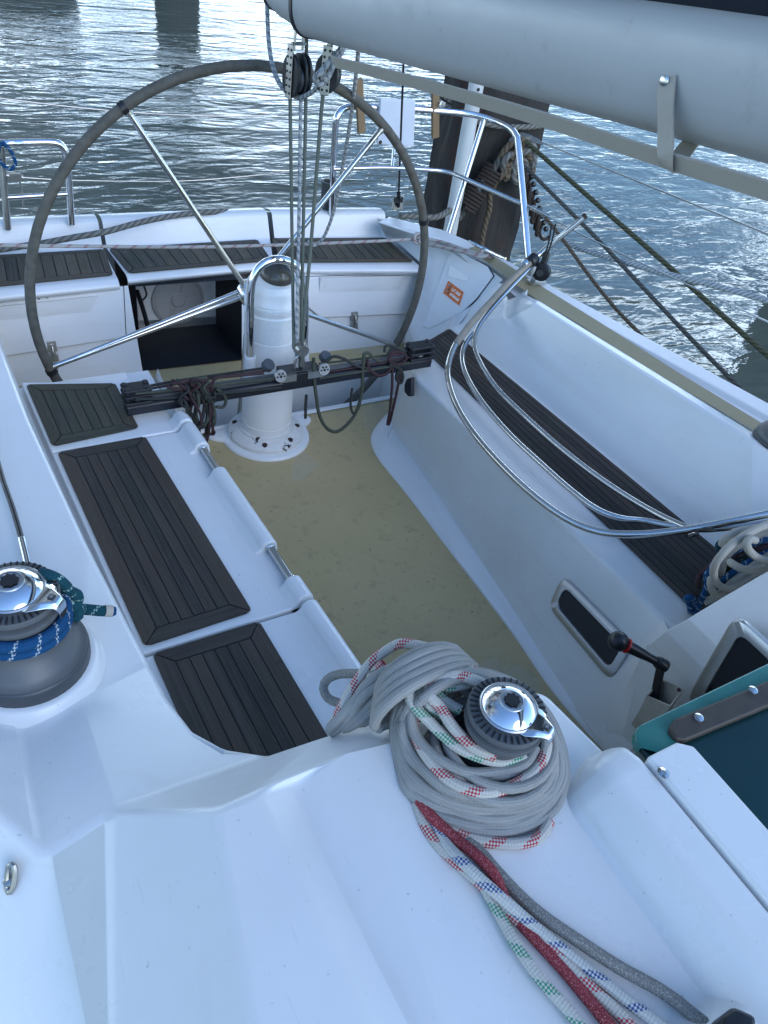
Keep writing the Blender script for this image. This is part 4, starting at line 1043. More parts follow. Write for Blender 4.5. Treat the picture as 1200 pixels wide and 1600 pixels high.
for i, (a, pts) in enumerate((('ropemain', [VY(453, 140, .03), VY(456, 350, -.13), VY(459, 545, TY + .0)]), ('ropeblkf', [VY(470, 150, .02), VY(467, 350, -.13), VY(464, 480, TY + .03), VY(463, 575, TY)]), ('ropemain', [VY(479, 40, .10), VY(478, 150, .02), VY(474, 350, -.13), VY(469, 570, TY)]), ('ropemain', [VY(507, 125, -.12), VY(500, 200, -.17), VY(486, 380, -.22), VY(475, 500, TY + .0), VY(470, 575, TY)]))):
    part(MB().tube(pts, .0068, 8), 'fall', a, ms, sharp=60)
rope('boom_lanyard', [VY(417, -30, .33), VY(418, 30, .30), VY(421, 75, .25), VY(428, 110, .18), VY(440, 135, .1), VY(455, 148, .04), VY(470, 152, .0), VY(484, 146, -.06), VY(494, 138, -.1), VY(500, 130, -.13)], .0085, 'ropeblkf', 'white and navy flecked line looping below the boom end to the right block')
rope('boom_lashing', [VY(541, 62, -.06), VY(528, 82, -.16), VY(514, 98, -.185), VY(500, 113, -.2), VY(492, 122, -.2), VY(497, 132, -.21), VY(508, 128, -.21), VY(504, 115, -.22), VY(494, 118, -.22), VY(498, 130, -.2), VY(512, 122, -.2), VY(522, 100, -.19), VY(532, 84, -.16), VY(540, 70, -.06)], .0085, 'ropeblkf', 'blue and white lashing knotted over the right mainsheet block')
rope('topping_line', [VY(562, 55, .08), VY(556, 120, .18), VY(548, 185, .3), VY(537, 250, .42), VY(524, 320, .55), VY(510, 362, .62), VY(498, 380, .66), VY(488, 383, .67), VY(479, 376, .67)], .008, 'ropeblkf', 'dark flecked line slanting from the boom to the stern line')

# ------------------------------------------------------------------ stern rails
pp = thing('port_pushpit', 'polished steel stern rail on the port quarter carrying a white board', 'stern rail', V(700, 365, .6))
zr = 1.15
toprail = [V(518, 334, .58), V(521, 262, .86), V(524, 200, 1.06), V(528, 180, 1.12), V(545, 167, zr), V(595, 168, zr), V(650, 170, zr), V(725, 177, zr), V(762, 185, zr), V(793, 198, zr), V(806, 212, 1.13), V(811, 240, 1.065), V(828, 432, .60)]
part(MB().tube(toprail[:10] + toprail[10:], .0165, 14), 'top_rail', 'chrome', pp)
part(MB().tube([V(521, 264, .86), V(600, 262, .88), V(665, 265, .89), V(700, 269, .89), V(728, 280, .89), V(814, 318, .87)], .012, 12), 'middle_rail', 'ss', pp)
part(MB().tube([V(756, 187, zr - .01), V(700, 366, .60)], .0145, 12, False), 'stanchion', 'ss', pp)
part(MB().tube([V(616, 228, .98), V(613, 263, .88)], .010, 10, False), 'stub_tube', 'ss', pp)
m = MB(); m.lathe([(.03, 0), (.03, .006), (.02, .012), (.019, .05)], V(828, 436, .605), 18); part(m, 'rail_foot', 'ssdull', pp)
m = MB(); m.box(V(690, 168, zr), (.02, .035, .06)); m.tube([V(686, 165, zr + .03), V(690, 158, zr + .05)], .007, 8, False); part(m, 'rail_clamp', 'ssdull', pp, bevel=.003)
yb = V(620, 169, zr).y - .03
q = [VY(595, 154, yb), VY(650, 157, yb), VY(647, 230, yb), VY(590, 226, yb)]
m = MB(); m.prism(q, (0, .022, 0)); bd = part(m, 'white_board', 'box', pp, bevel=.006)
m = MB(); m.lathe([(.009, -.002), (.009, .005)], VY(594, 222, yb), 12, (0, -1, 0)); part(m, 'board_bolt', 'rust', bd)
for (a, b, lb) in (((560, 123), (565, 208), 'weathered wooden slat clamped to the stern rail, left of the white board'), ((680, 132), (680, 215), 'weathered wooden slat clamped to the stern rail, right of the white board')):
    A_, B_ = VY(*a, yb - .0), VY(*b, yb - .0)
    m = MB(); m.bar(A_, B_, .040, .022, (0, 1, 0)); o = tag(part(m, 'wooden_slat', 'varnish', None, bevel=.003), lb, 'wooden slat', 'wooden slats on the stern rail')
sp_ = thing('starboard_pushpit', 'steel stern rail on the starboard quarter with a crossbar', 'stern rail', V(110, 347, .6))
y1 = 1.13
part(MB().tube([VY(112, 350, y1), VY(108, 290, y1), VY(104, 248, y1), VY(98, 230, y1), VY(84, 223, y1), VY(40, 223, y1), VY(6, 224, y1), VY(-60, 226, y1 - .1), VY(-140, 235, y1 - .3)], .0165, 14), 'top_rail', 'chrome', sp_)
part(MB().tube([VY(1, 226, y1), VY(12, 358, y1)], .0155, 12, False), 'stanchion', 'ssdull', sp_)
part(MB().tube([VY(8, 309, y1), VY(107, 303, y1)], .012, 12, False), 'crossbar', 'ss', sp_)
rope('rail_lashing', [VY(4, 222, y1 - .03), VY(12, 230, y1 - .04), VY(20, 242, y1 - .04), VY(24, 256, y1 - .04), VY(16, 265, y1 - .04), VY(5, 258, y1 - .04), VY(-3, 245, y1 - .04), VY(0, 226, y1 - .035), VY(8, 222, y1 + .02), VY(10, 230, y1 - .03)], .008, 'ropeblue', 'small blue rope loop hanging on the starboard stern rail')
def wire(name, pts, lb, r=.0028, mat='ssdull', cat='wire', group=None): return tag(part(MB().tube(pts, r, 6, len(pts) > 2), name, mat, None), lb, cat, group)
wire('gate_wire', [VY(-60, 146, y1), VY(120, 168, 1.1), VY(260, 179, 1.08), VY(400, 181, 1.04), VY(526, 168, V(528, 180, 1.12).y)], 'upper thin gate wire across the open stern', group='stern gate wires')
lw = [VY(28, 277, y1), VY(120, 282, 1.12), VY(280, 283, 1.1), VY(400, 274, 1.08), VY(521, 262, V(521, 262, .86).y)]
wire('gate_wire', lw, 'lower thin gate wire across the open stern', group='stern gate wires')
m = MB(); m.tube([VY(5, 273, y1), VY(36, 277, y1)], .010, 10, False); m.box(VY(24, 277, y1), (.05, .02, .035)); m.tube([VY(30, 280, y1), VY(35, 300, y1), VY(37, 322, y1)], .004, 6)
tag(part(m, 'wire_turnbuckle', 'ssdull', None), 'corroded turnbuckle joining the lower gate wire to the starboard rail', 'turnbuckle')
m = MB(); m.lathe([(.034, 0), (.040, .05), (.042, .13), (.046, .135), (.046, .145), (.034, .146), (.03, .08)], VY(511, 325, 1.14), 20); tag(part(m, 'stern_cup', 'dkgrey', None), 'dark grey cup fixed to the stern rail leg', 'cup holder')
bsb = V(622, 326, .60); bs1 = VY(631, 85, bsb.y - .42); bd_ = bs1 - bsb
bk = thing('backstay', 'black backstay wire rising from the port quarter to behind the boom', 'backstay', bsb)
part(MB().tube([bsb + bd_ * .1, bsb + bd_ * 2.2], .0055, 8, False), 'stay', 'black', bk)
m = MB(); m.tube([bsb + bd_ * .02, bsb + bd_ * .13], .011, 10, False); m.box(bsb + bd_ * .075, (.05, .02, .03)); part(m, 'turnbuckle', 'black', bk)
m = MB(); m.prism([bsb + Vector((-.035, 0, -.01)), bsb + Vector((.035, 0, -.01)), bsb + Vector((.03, 0, .07)), bsb + Vector((-.03, 0, .07))], (0, .02, 0)); part(m, 'chainplate', 'ssdull', bk, bevel=.003)

# lines at the stern
rope('stern_line', [VY(-80, 379, .72), VY(0, 383, .74), VY(150, 385, .78), VY(300, 386, .78), VY(430, 383, .76), VY(560, 378, .72), VY(640, 374, .68), VY(655, 372, .66), V(690, 378, .61), V(722, 389, .64), V(752, 398, .655), V(768, 402, .65)], .0085, 'ropewr', 'white line with red flecks stretched across the stern seats')
rope('stern_line_tail', [VY(654, 380, .64), VY(660, 368, .66), VY(650, 366, .67), VY(648, 378, .65), VY(660, 381, .64), V(690, 386, .605), V(725, 394, .64), V(750, 401, .65), V(764, 398, .66), V(755, 392, .665), V(748, 400, .65)], .0095, 'ropewr', 'knotted tail of the stern line made fast at the port cleat')
rope('mooring_warp', [V(-60, 402, .485), V(0, 390, .50), V(60, 381, .535), V(115, 371, .578), V(165, 362, .60), V(225, 346, .603), V(285, 335, .603), V(335, 331, .595), V(362, 331, .55), V(372, 333, .40)], .015, 'laidgrey', 'thick grey laid warp led over the stern on the left')
cl = thing('deck_cleat', 'low steel mooring cleat on the port quarter by the beige strip', 'cleat', V(765, 398, .63))
part(MB().tube([V(733, 376, .685), V(745, 383, .678), V(762, 391, .672), V(778, 399, .678), V(790, 404, .69)], [.006, .010, .011, .010, .006], 10), 'horn', 'ss', cl)
for p in ((754, 396), (770, 404)): part(MB().tube([V(*p, .61), V(p[0] + 1, p[1] - 6, .672)], .010, 10, False), 'post', 'ss', cl)

# ------------------------------------------------------------------ folded bimini frame
bi = thing('bimini_frame', 'folded curved steel canopy frame lying along the port bench', 'canopy frame', V(828, 405, .74))
bow1 = [V(912, 340, .98), V(888, 360, .91), V(862, 381, .83), V(835, 404, .755), V(800, 436, .69), V(765, 474, .63), V(735, 507, .575), V(712, 538, .54), V(701, 568, .515), V(701, 596, .50), V(714, 634, .485), V(740, 676, .475), V(785, 728, .47), V(838, 777, .47), V(890, 813, .475), V(938, 831, .495), V(990, 835, .53), V(1045, 831, .57), V(1110, 821, .63), V(1200, 803, .70), V(1320, 780, .78)]
bow2 = [V(838, 408, .735), V(800, 447, .66), V(766, 485, .595), V(747, 512, .555), V(741, 537, .53), V(750, 566, .51), V(776, 606, .495), V(820, 650, .485), V(870, 695, .48), V(930, 742, .485), V(990, 782, .50), V(1045, 812, .53), V(1085, 826, .56), V(1140, 824, .60), V(1230, 812, .68)]
bow3 = [V(746, 514, .548), V(729, 534, .525), V(722, 556, .505), V(728, 584, .495), V(752, 626, .485), V(795, 677, .475), V(845, 724, .475), V(890, 764, .475), V(930, 794, .48), V(968, 809, .49), V(1010, 814, .50), V(1055, 822, .53), V(1120, 824, .575)]
for pts, r, mt in ((bow1, .0135, 'ss'), (bow2, .0115, 'ss'), (bow3, .0115, 'ss')):
    part(MB().tube(pts, r, 14, res=.015), 'bow', mt, bi)
part(MB().tube(bow1[3:8], .0155, 14, res=.015), 'sleeve', 'sleeve', bi); 
m = MB(); m.tube([V(905, 345, .962), V(915, 337, .985)], .014, 12, False); part(m, 'end_cap', 'rust', bi)
m = MB(); c = V(832, 406, .752); ax_ = (bow1[3] - bow1[4]).normalized(); m.lathe([(.026, -.022), (.028, -.018), (.028, .018), (.026, .022)], c, 18, ax_); part(m, 'rail_clamp', 'black', bi)
m = MB(); c = V(822, 412, .735); m.lathe([(.021, -.02), (.022, -.018), (.022, .018), (.021, .02)], c, 18, ax_); part(m, 'hose_clip', 'chrome', bi)
m = MB(); m.lathe([(.016, -.02), (.018, 0), (.016, .02)], bow3[-1] + Vector((-.1, 0.02, -.01)), 12, (1, -.2, .3)); part(m, 'bow_joint', 'chrome', bi)
# ------------------------------------------------------------------ winches
def winch(name, base, h, rb, rj, mats, label, arm_dir, slots=44, parts=True):
    """self-tailing winch: flared base, waisted drum, ribbed jaws, chrome cap and feeder arm"""
    t = thing(name, label, 'winch', base)
    P = lambda prof, n=48: MB().lathe(prof, base, n)
    m = P([(rb, 0), (rb * 1.0, h * .10), (rb * .985, h * .15), (rb * .95, h * .17)]); part(m, 'base_skirt', 'dkgrey', t, bevel=.002, seg=2)
    m = P([(rb * .95, h * .165), (rb * .955, h * .19), (rb * .84, h * .27), (rb * .73, h * .34), (rb * .655, h * .42), (rb * .63, h * .52), (rb * .625, h * .66), (rb * .66, h * .70)]); part(m, 'drum', 'midgrey', t, sharp=60)
    zj = h * .70
    m = MB(); m.lathe([(rj * .72, zj), (rj * .98, zj + h * .025), (rj, zj + h * .06), (rj * .985, zj + h * .085), (rj * .80, zj + h * .115)], base, 64)
    m.lathe([(rj * .80, zj + h * .13), (rj * .985, zj + h * .155), (rj, zj + h * .18), (rj * .97, zj + h * .215), (rj * .70, zj + h * .225)], base, 64)
    m.lathe([(rj * .74, zj + h * .05), (rj * .74, zj + h * .2)], base, 32)
    j = part(m, 'jaw', 'jaw', t, sharp=40)
    rb_ = MB()
    for k in range(slots):
        a = 2 * PI * k / slots; d = Vector((math.cos(a), math.sin(a), 0)); tn = Vector((-d.y, d.x, 0))
        z0 = zj + h * .228; z1 = zj + h * .213
        A_, B_ = base + d * rj * .76 + Vector((0, 0, z0)), base + d * rj * .955 + Vector((0, 0, z1 + h * .012))
        rb_.bar(A_, B_, rj * .040, h * .012)
    rb_o = part(rb_, 'jaw_rib', 'black', j); rb_o['kind'] = 'stuff'
    zc = zj + h * .24
    m = P([(rj * .69, zc - h * .02), (rj * .70, zc + h * .012), (rj * .655, zc + h * .035), (rj * .52, zc + h * .075), (rj * .40, zc + h * .10), (rj * .30, zc + h * .11)], 56)
    cap = part(m, 'cap', 'chrome', t, sharp=70)
    m = P([(rj * .315, zc + h * .105), (rj * .31, zc + h * .125), (rj * .26, zc + h * .13), (rj * .255, zc + h * .115)], 40); part(m, 'socket_ring', 'alu', cap)
    st = MB(); o = []
    for k in range(16):
        a = 2 * PI * k / 16; r = rj * (.215 if k % 2 == 0 else .165); o.append(base + Vector((r * math.cos(a), r * math.sin(a), zc + h * .1265)))
    st.prism(o, (0, 0, h * .006)); part(st, 'socket', 'hollow_shade', cap, flatten=True)
    # feeder arm: a rounded tongue reaching out over the jaw and hooking down
    d = Vector((arm_dir[0], arm_dir[1], 0)).normalized(); tn = Vector((-d.y, d.x, 0)); up = Vector((0, 0, 1))
    m = MB(); rows = []
    for (x, w_, z, th) in ((.50, .50, .0, .015), (.66, .50, .012, .02), (.84, .40, .022, .03), (1.0, .28, .018, .04), (1.12, .21, .006, .05), (1.20, .18, -.03, .05), (1.22, .15, -.12, .05)):
        c = base + d * rj * x + up * (zc + h * z); k = rj * w_
        rows.append([c - tn * k, c - tn * k * .6 + up * h * th, c + tn * k * .6 + up * h * th, c + tn * k, c + tn * k * .7 - up * h * .03, c - tn * k * .7 - up * h * .03])
    m.loft(rows, True, True); arm = part(m, 'feeder_arm', 'chrome', t, bevel=.003, seg=3, angle=20)
    m = MB(); m.lathe([(rj * .72, zc + h * .000), (rj * .735, zc + h * .02), (rj * .70, zc + h * .03)], base, 48); part(m, 'arm_ring', 'alu', arm)
    m = MB(); c = base + d * rj * .98 + up * (zc + h * .0605); m.prism([c + d * rj * a + tn * rj * b for a, b in ((-.07, -.07), (.07, -.07), (.07, .07), (-.07, .07))], up * .0015); mk = part(m, 'maker_plate', 'dkgrey', arm)
    m = MB(); m.prism([c + d * rj * a + tn * rj * b + up * .0012 for a, b in ((-.04, -.04), (.04, -.04), (.04, .04), (-.04, .04))], up * .0012); part(m, 'plate_mark', 'alu', mk)
    return t
W1 = V(16, 914, .985); W1.z = .752
# mask plinth
pl = MB(); pl.lathe([(.150, -.03), (.138, .003), (.131, .007), (.12, .007)], Vector((W1.x, W1.y, .752)), 56); part(pl, 'winch_plinth', 'gel', boat, sharp=60)
winch('primary_winch', Vector((W1.x, W1.y, .758)), .225, .124, .086, None, 'large grey self-tailing winch with blue rope turns on the starboard coaming', (.62, -.55))
ww = thing('winch_sheet', 'blue flecked sheet wound on the large starboard winch, its end knotted', 'rope', W1)
hx = []
for k in range(52):
    a = PI * .55 - k * 2 * PI / 30; hx.append(Vector((W1.x + .0905 * math.cos(a), W1.y + .0905 * math.sin(a), .872 + .040 * k / 51)))
part(MB().tube(hx, .0118, 10, False), 'turn', 'ropeblue', ww, sharp=60)
z3 = lambda x, y, z: V(x / 4.615, 850 + y / 4.615, z)
kn = [z3(300, 215, .965), z3(350, 228, .968), z3(420, 262, .955), z3(480, 315, .92), z3(505, 355, .885), z3(520, 390, .865), z3(500, 425, .86), z3(470, 405, .855), z3(465, 375, .86), z3(500, 350, .88), z3(550, 365, .875), z3(560, 400, .855), z3(535, 445, .85), z3(495, 465, .84), z3(485, 500, .825), z3(520, 530, .82), z3(560, 515, .825), z3(560, 480, .835), z3(585, 470, .80), z3(640, 474, .79), z3(730, 482, .785), z3(800, 484, .778)]
part(MB().tube(kn, .0128, 10, res=.008), 'knotted_tail', 'ropeteal', ww, sharp=60)
part(MB().tube([z3(755, 481, .785), z3(806, 484, .779)], .0136, 12, False), 'whipping', 'web', ww)
part(MB().tube([z3(806, 484, .779), z3(835, 483, .777)], [.013, .0125, .009], 12, False), 'rope_end', 'ropeblue', ww)
# halyard winch on the cabin top
W2 = V(795, 1107, 1.10); W2.z = .922
winch('halyard_winch', W2, .19, .082, .069, None, 'small chrome capped winch on the cabin top with rope coiled round it', (.42, -.85), 36)
W3 = V(1236, 662, .80); W3.z = .70
winch('port_winch', W3, .22, .10, .08, None, 'grey winch cut by the right edge, standing on the port coaming', (1, 0), 24)

# deck line on the starboard coaming
dl = thing('furling_line', 'black rod with a silver swage lying along the starboard coaming', 'control rod', V(20, 790, .745))
part(MB().tube([V(-30, 620, .74), V(0, 735, .745), V(20, 795, .748), V(36, 850, .75)], .0068, 10), 'rod', 'black', dl)
part(MB().tube([V(34, 842, .75), V(39, 862, .751), V(44, 884, .752)], .0098, 12), 'swage', 'chrome', dl)
part(MB().tube([V(43, 880, .752), V(52, 910, .753), V(62, 940, .755)], .0085, 10), 'end_line', 'black', dl)
m = MB(); m.tube([onK(11, 1388, .004), onK(14, 1368, .014), onK(18, 1361, .022), onK(25, 1362, .022), onK(26, 1373, .014), onK(20, 1392, .006), onK(14, 1396, .004), onK(11, 1388, .004)], .0048, 8); o = part(m, 'pad_eye', 'ssdull', boat)
m = MB(); m.sphere(onK(18, 1376, .002), .011, 10, 1.3, 1, .6); part(m, 'pad_eye_base', 'ssdull', o)

# ------------------------------------------------------------------ coils on the halyard winch
z4 = lambda x, y, z: V(490 + x / 3, 990 + y / 3, z)
def zl4(L_): return [z4(*p) for p in L_]
grey = []
grey += [(640, 175, 1.02), (560, 200, 1.03), (440, 300, 1.03), (385, 390, .985), (380, 480, .955), (400, 600, .945), (440, 720, .945), (520, 800, .945), (660, 855, .945), (850, 885, .944), (1010, 860, .945), (1110, 790, .95), (1160, 690, .958), (1165, 590, .968), (1135, 480, .98), (1075, 370, .985), (980, 270, .99), (880, 215, 1.0), (760, 180, 1.02), (660, 180, 1.035)]
grey += [(560, 215, 1.045), (460, 300, 1.045), (405, 380, 1.0), (395, 470, .965), (415, 590, .955), (460, 690, .957), (560, 770, .96), (720, 825, .96), (880, 835, .96), (1030, 800, .963), (1125, 720, .97), (1150, 620, .982), (1130, 520, .995), (1070, 400, 1.0), (960, 290, 1.01), (850, 225, 1.025), (740, 190, 1.045)]
grey += [(600, 210, 1.06), (490, 290, 1.055), (425, 360, 1.01), (410, 440, .985), (440, 560, .972), (520, 660, .975), (640, 740, .978), (800, 785, .978), (950, 775, .98), (1070, 700, .985), (1115, 600, .995), (1100, 500, 1.005), (1040, 390, 1.015), (930, 290, 1.03), (800, 215, 1.05), (690, 185, 1.06)]
grey += [(600, 225, 1.07), (500, 290, 1.06), (450, 350, 1.025), (450, 430, 1.0), (510, 520, .992), (610, 600, .995), (740, 650, .998), (880, 660, 1.0), (1000, 615, 1.004), (1060, 540, 1.01)]
grey = [(640, 190, 1.0), (540, 215, 1.01), (430, 310, 1.0), (385, 420, .965), (392, 560, .945), (425, 700, .937), (500, 815, .936), (640, 890, .936), (850, 925, .936), (1020, 898, .936), (1125, 815, .938), (1172, 700, .946), (1175, 585, .958), (1142, 470, .972), (1078, 360, .98), (985, 262, .985), (880, 208, .995), (760, 178, 1.01)] + grey
grey2 = [(x + (690 - x) * .055 + random.uniform(-9, 9), y + (560 - y) * .06 + random.uniform(-9, 9), z + .007 + random.uniform(-.003, .005)) for x, y, z in grey]
grey = [(x + random.uniform(-7, 7), y + random.uniform(-7, 7), z + random.uniform(0, .004)) for x, y, z in grey] + grey2
coil = thing('grey_rope_coil', 'thick grey rope coiled round the cabin top winch and wrapped in a hank', 'rope', V(740, 1240, .94))
part(MB().tube(zl4(grey), .0098, 9, res=.012), 'coil', 'ropegrey', coil, sharp=70)
tail = [(660, 120, 1.03), (520, 130, 1.03), (400, 150, 1.03), (300, 195, 1.01), (240, 250, .985), (190, 320, .96), (120, 400, .925), (80, 440, .90), (85, 462, .885), (120, 440, .90), (170, 380, .935), (230, 300, .975), (310, 240, 1.0), (420, 210, 1.03), (520, 210, 1.04), (420, 250, 1.03), (310, 300, .985), (240, 350, .95), (160, 420, .915), (140, 445, .90), (190, 425, .915), (270, 360, .95), (340, 320, .985), (450, 270, 1.02), (350, 310, .98), (290, 380, .935), (220, 420, .915), (310, 345, .955), (420, 300, 1.0)]
part(MB().tube([p for p in zl4(tail)], .0098, 9, res=.012), 'hank_tail', 'ropegrey', coil, sharp=70)
inn_ = []
for k in range(150):
    a = k * 2 * PI / 30; rr2 = .088 + .022 * (.5 + .5 * math.sin(k * .13)); inn_.append(Vector((W2.x + rr2 * math.cos(a), W2.y + rr2 * math.sin(a), .938 + .075 * k / 150)))
part(MB().tube(inn_, .0095, 9, False), 'drum_turn', 'ropegrey', coil, sharp=70)
loopl = [(300, 190, 1.0), (200, 187, .955), (120, 190, .92), (65, 215, .90), (45, 255, .885), (65, 300, .88), (110, 322, .885), (160, 335, .905), (240, 330, .94)]
part(MB().tube(zl4(loopl), .0092, 9, res=.012), 'loose_loop', 'ropeworn', coil, sharp=70)
def wrap(sx, sy, ex_, ey_, bow, lift):
    P0 = Vector((sx, sy, 0)); P1_ = Vector((ex_, ey_, 0)); d = (P1_ - P0); nn = Vector((d.y, -d.x, 0)).normalized(); out = []
    for k in range(15):
        t = k / 14; a = math.pi * (.04 + .92 * t)
        q = P0 + d * (.5 - .5 * math.cos(a)) + nn * bow * math.sin(a); out.append((q.x, q.y, .955 + lift * math.sin(a)))
    # come back under the hank
    out += [(P1_.x - 40, P1_.y + 60, .985), ((sx + ex_) / 2 + 40, (sy + ey_) / 2 + 60, .952), (sx + 60, sy - 20, .94), (sx + 10, sy + 6, .943)]
    return out
wr = []
for k in range(8):
    t = k / 7
    wr += wrap(312 - 22 * t, 300 + 140 * t, 668 + 92 * t, 88 + 82 * t, -(98 + 4 * t) * -1 if False else 95 - 10 * t, .128 + .012 * (k % 2))
part(MB().tube(zl4(wr), .0102, 9, res=.010), 'wrap', 'ropegrey', coil, sharp=70)
rf = [(760, 170, 1.03), (700, 190, 1.03), (640, 160, 1.045), (560, 180, 1.05), (500, 250, 1.05), (470, 380, 1.01), (480, 480, .99), (540, 590, .986), (640, 690, .988), (740, 735, .99), (830, 745, .99), (950, 705, .995), (1040, 640, 1.0), (1085, 560, 1.01), (1085, 470, 1.02), (1020, 370, 1.03), (900, 290, 1.045), (780, 230, 1.06), (690, 200, 1.06), (620, 210, 1.065), (540, 250, 1.06), (550, 300, 1.06), (590, 340, 1.05), (640, 420, 1.04), (700, 490, 1.03), (760, 540, 1.025), (850, 575, 1.02)]
rf = [(x, y, z + .011) for x, y, z in rf]
rft = thing('red_flecked_coil', 'white rope with red flecks coiled between the grey turns on the winch', 'rope', V(740, 1220, .96))
part(MB().tube(zl4(rf),   .0100, 10, res=.010), 'coil', 'roperedf', rft, sharp=70)
part(MB().tube(zl4([(560, 480, .985), (580, 560, .99), (630, 640, .992), (720, 690, .99), (820, 700, .975), (900, 670, .965)]),   .0100, 10, res=.01), 'inner_turn', 'roperedf', rft, sharp=70)
part(MB().tube(zl4([(580, 80, 1.05), (470, 52, 1.04), (400, 48, 1.03), (340, 80, 1.015), (280, 125, 1.0), (225, 190, .98), (180, 260, .96), (140, 330, .94), (105, 400, .915), (90, 430, .90)]),   .0100, 10, res=.01), 'hank_tail', 'roperedf', rft, sharp=70)
part(MB().tube(zl4([(330, 140, 1.01), (280, 190, .99), (260, 250, .98), (300, 300, .975), (260, 340, .95), (180, 370, .93)]), .0095, 10, res=.01), 'tail_strand', 'roperedf', rft, sharp=70)
part(MB().tube(zl4([(545, 850, .935), (600, 890, .936), (660, 930, .936), (740, 962, .936), (840, 980, .936), (950, 985, .936), (1040, 965, .936), (1085, 920, .937), (1105, 880, .938)]),   .0100, 10, res=.01), 'lowest_turn', 'roperedf', rft, sharp=70)
gf = [(780, 215, 1.05), (700, 240, 1.05), (600, 250, 1.05), (540, 210, 1.055), (560, 260, 1.05), (620, 320, 1.04), (690, 360, 1.035)]
gft = thing('green_flecked_rope', 'white rope with green flecks looped beside the red flecked coil', 'rope', V(680, 1150, .98))
part(MB().tube(zl4([(600, 380, 1.03), (540, 330, 1.05), (520, 270, 1.062), (480, 245, 1.066), (450, 265, 1.064), (455, 310, 1.055), (490, 360, 1.045), (540, 410, 1.035), (600, 470, 1.028), (680, 535, 1.022), (780, 580, 1.018), (880, 600, 1.016), (990, 575, 1.018)]),   .0100, 10, res=.01), 'loop', 'ropegreenf', gft, sharp=70)
part(MB().tube(zl4(gf), .0095, 10, res=.01), 'upper_loop', 'ropegreenf', gft, sharp=70)
z7 = lambda x, y, z=.937: V(560 + x / 2.2222, 1240 + y / 2.2222, z)
rope('halyard', [z7(210, 22, .95), z7(260, 85, .95), z7(330, 150, .947), (z7(410, 215, .955)), z7(470, 280, .95), z7(500, 350, .94), z7(540, 420, .936), z7(610, 500, .936), z7(720, 620, .936), z7(860, 790, .937), z7(960, 920, .94), z7(1010, 990, .94)], .0096, 'ropered', 'faded red halyard running forward from under the coil', n=10, group='halyards running forward from the coil')
rope('halyard', [z7(380, 165, .937), z7(430, 210, .937), z7(480, 270, .937), z7(560, 355, .937), z7(640, 425, .937), z7(740, 495, .937), z7(900, 600, .937), z7(1060, 690, .937), z7(1190, 790, .937), z7(1330, 900, .937)], .0100, 'ropeworn', 'worn grey halyard, rightmost of those running forward from the coil', n=10, group='halyards running forward from the coil')
rope('halyard', [z7(215, 40, .94), z7(262, 110, .938), z7(308, 178, .945), z7(350, 225, .955), z7(410, 285, .957), z7(500, 365, .955), z7(620, 470, .942), z7(780, 600, .937), z7(960, 740, .937), z7(1080, 830, .937), z7(1200, 920, .937)], .0092, 'ropebluef', 'white halyard with blue flecks running forward from the coil', n=10, group='halyards running forward from the coil')
rope('halyard', [z7(420, 295, .942), z7(445, 340, .937), z7(500, 440, .936), z7(560, 545, .936), z7(640, 655, .936), z7(730, 755, .936), z7(790, 830, .936), z7(860, 920, .936)], .0088, 'ropegreenf', 'white halyard with green flecks, leftmost of those running forward', n=10, group='halyards running forward from the coil')
rope('halyard', [z7(200, 35, .938), z7(225, 100, .937), z7(270, 170, .937), z7(340, 240, .938), z7(420, 310, .938), z7(520, 410, .936), z7(640, 515, .936), z7(700, 570, .936), z7(790, 660, .936), z7(900, 760, .936), z7(980, 850, .936)], .0092, 'roperedf', 'white halyard with red flecks half hidden between red and blue ones', n=10, group='halyards running forward from the coil')

# ------------------------------------------------------------------ winch handle in its pocket
wx = .405
pk = thing('handle_pocket', 'stained plastic winch handle pocket screwed to the cabin side', 'handle pocket', VX(1036, 1120, wx))
a = VX(1010, 1086, wx - .062); b = VX(1048, 1104, wx - .062); c_ = VX(1070, 1076, wx - .004); d_ = VX(1036, 1060, wx - .004)
zb = a.z - .16; ctr = (a + b + c_ + d_) / 4
def shr(p, k): return Vector((ctr.x + (p.x - ctr.x) * k, ctr.y + (p.y - ctr.y) * k, p.z))
rim = [a, b, c_, d_]; inn = [shr(p, .88) for p in rim]
m = MB(); m.loft([[Vector((p.x + .02 * (p.x < wx - .03), p.y * .97 + ctr.y * .03, zb)) for p in rim], rim, inn, [Vector((p.x, p.y, zb + .015)) for p in inn]], True, False)
m.poly([Vector((p.x, p.y, zb + .015)) for p in inn]); pko = part(m, 'pocket', 'pocket', pk, bevel=.004, seg=3)
m = MB(); m.lathe([(.006, -.001), (.005, .003)], VX(1061, 1078, wx - .02), 10, (-1, 0, 0)); part(m, 'pocket_screw', 'rust', pko)
wh = thing('winch_crank', 'black winch handle with a red ringed ball grip standing in the pocket', 'winch handle', VX(1028, 1100, wx - .03))
p0 = VX(1027, 1100, wx - .032); p1 = VX(1032, 1045, wx - .036)
m = MB(); m.bar(p0 + Vector((0, 0, -.05)), p1, .024, .014, (1, 0, 0)); part(m, 'lever', 'black', wh, bevel=.003)
hb = VX(1034, 1038, wx - .04); ball = V(968, 1003, hb.z + .065); ball = VX(968, 1003, hb.x - .10)
gd_ = (ball - hb); gl = gd_.length; gd_.normalize()
m = MB(); m.lathe([(.017, -.016), (.0185, -.01), (.0185, .012), (.015, .02)], hb, 20, gd_); part(m, 'lever_head', 'black', wh, sharp=60)
m = MB(); m.lathe([(.008, -.0175), (.008, -.0165)], hb, 16, gd_); part(m, 'head_badge', 'red', wh)
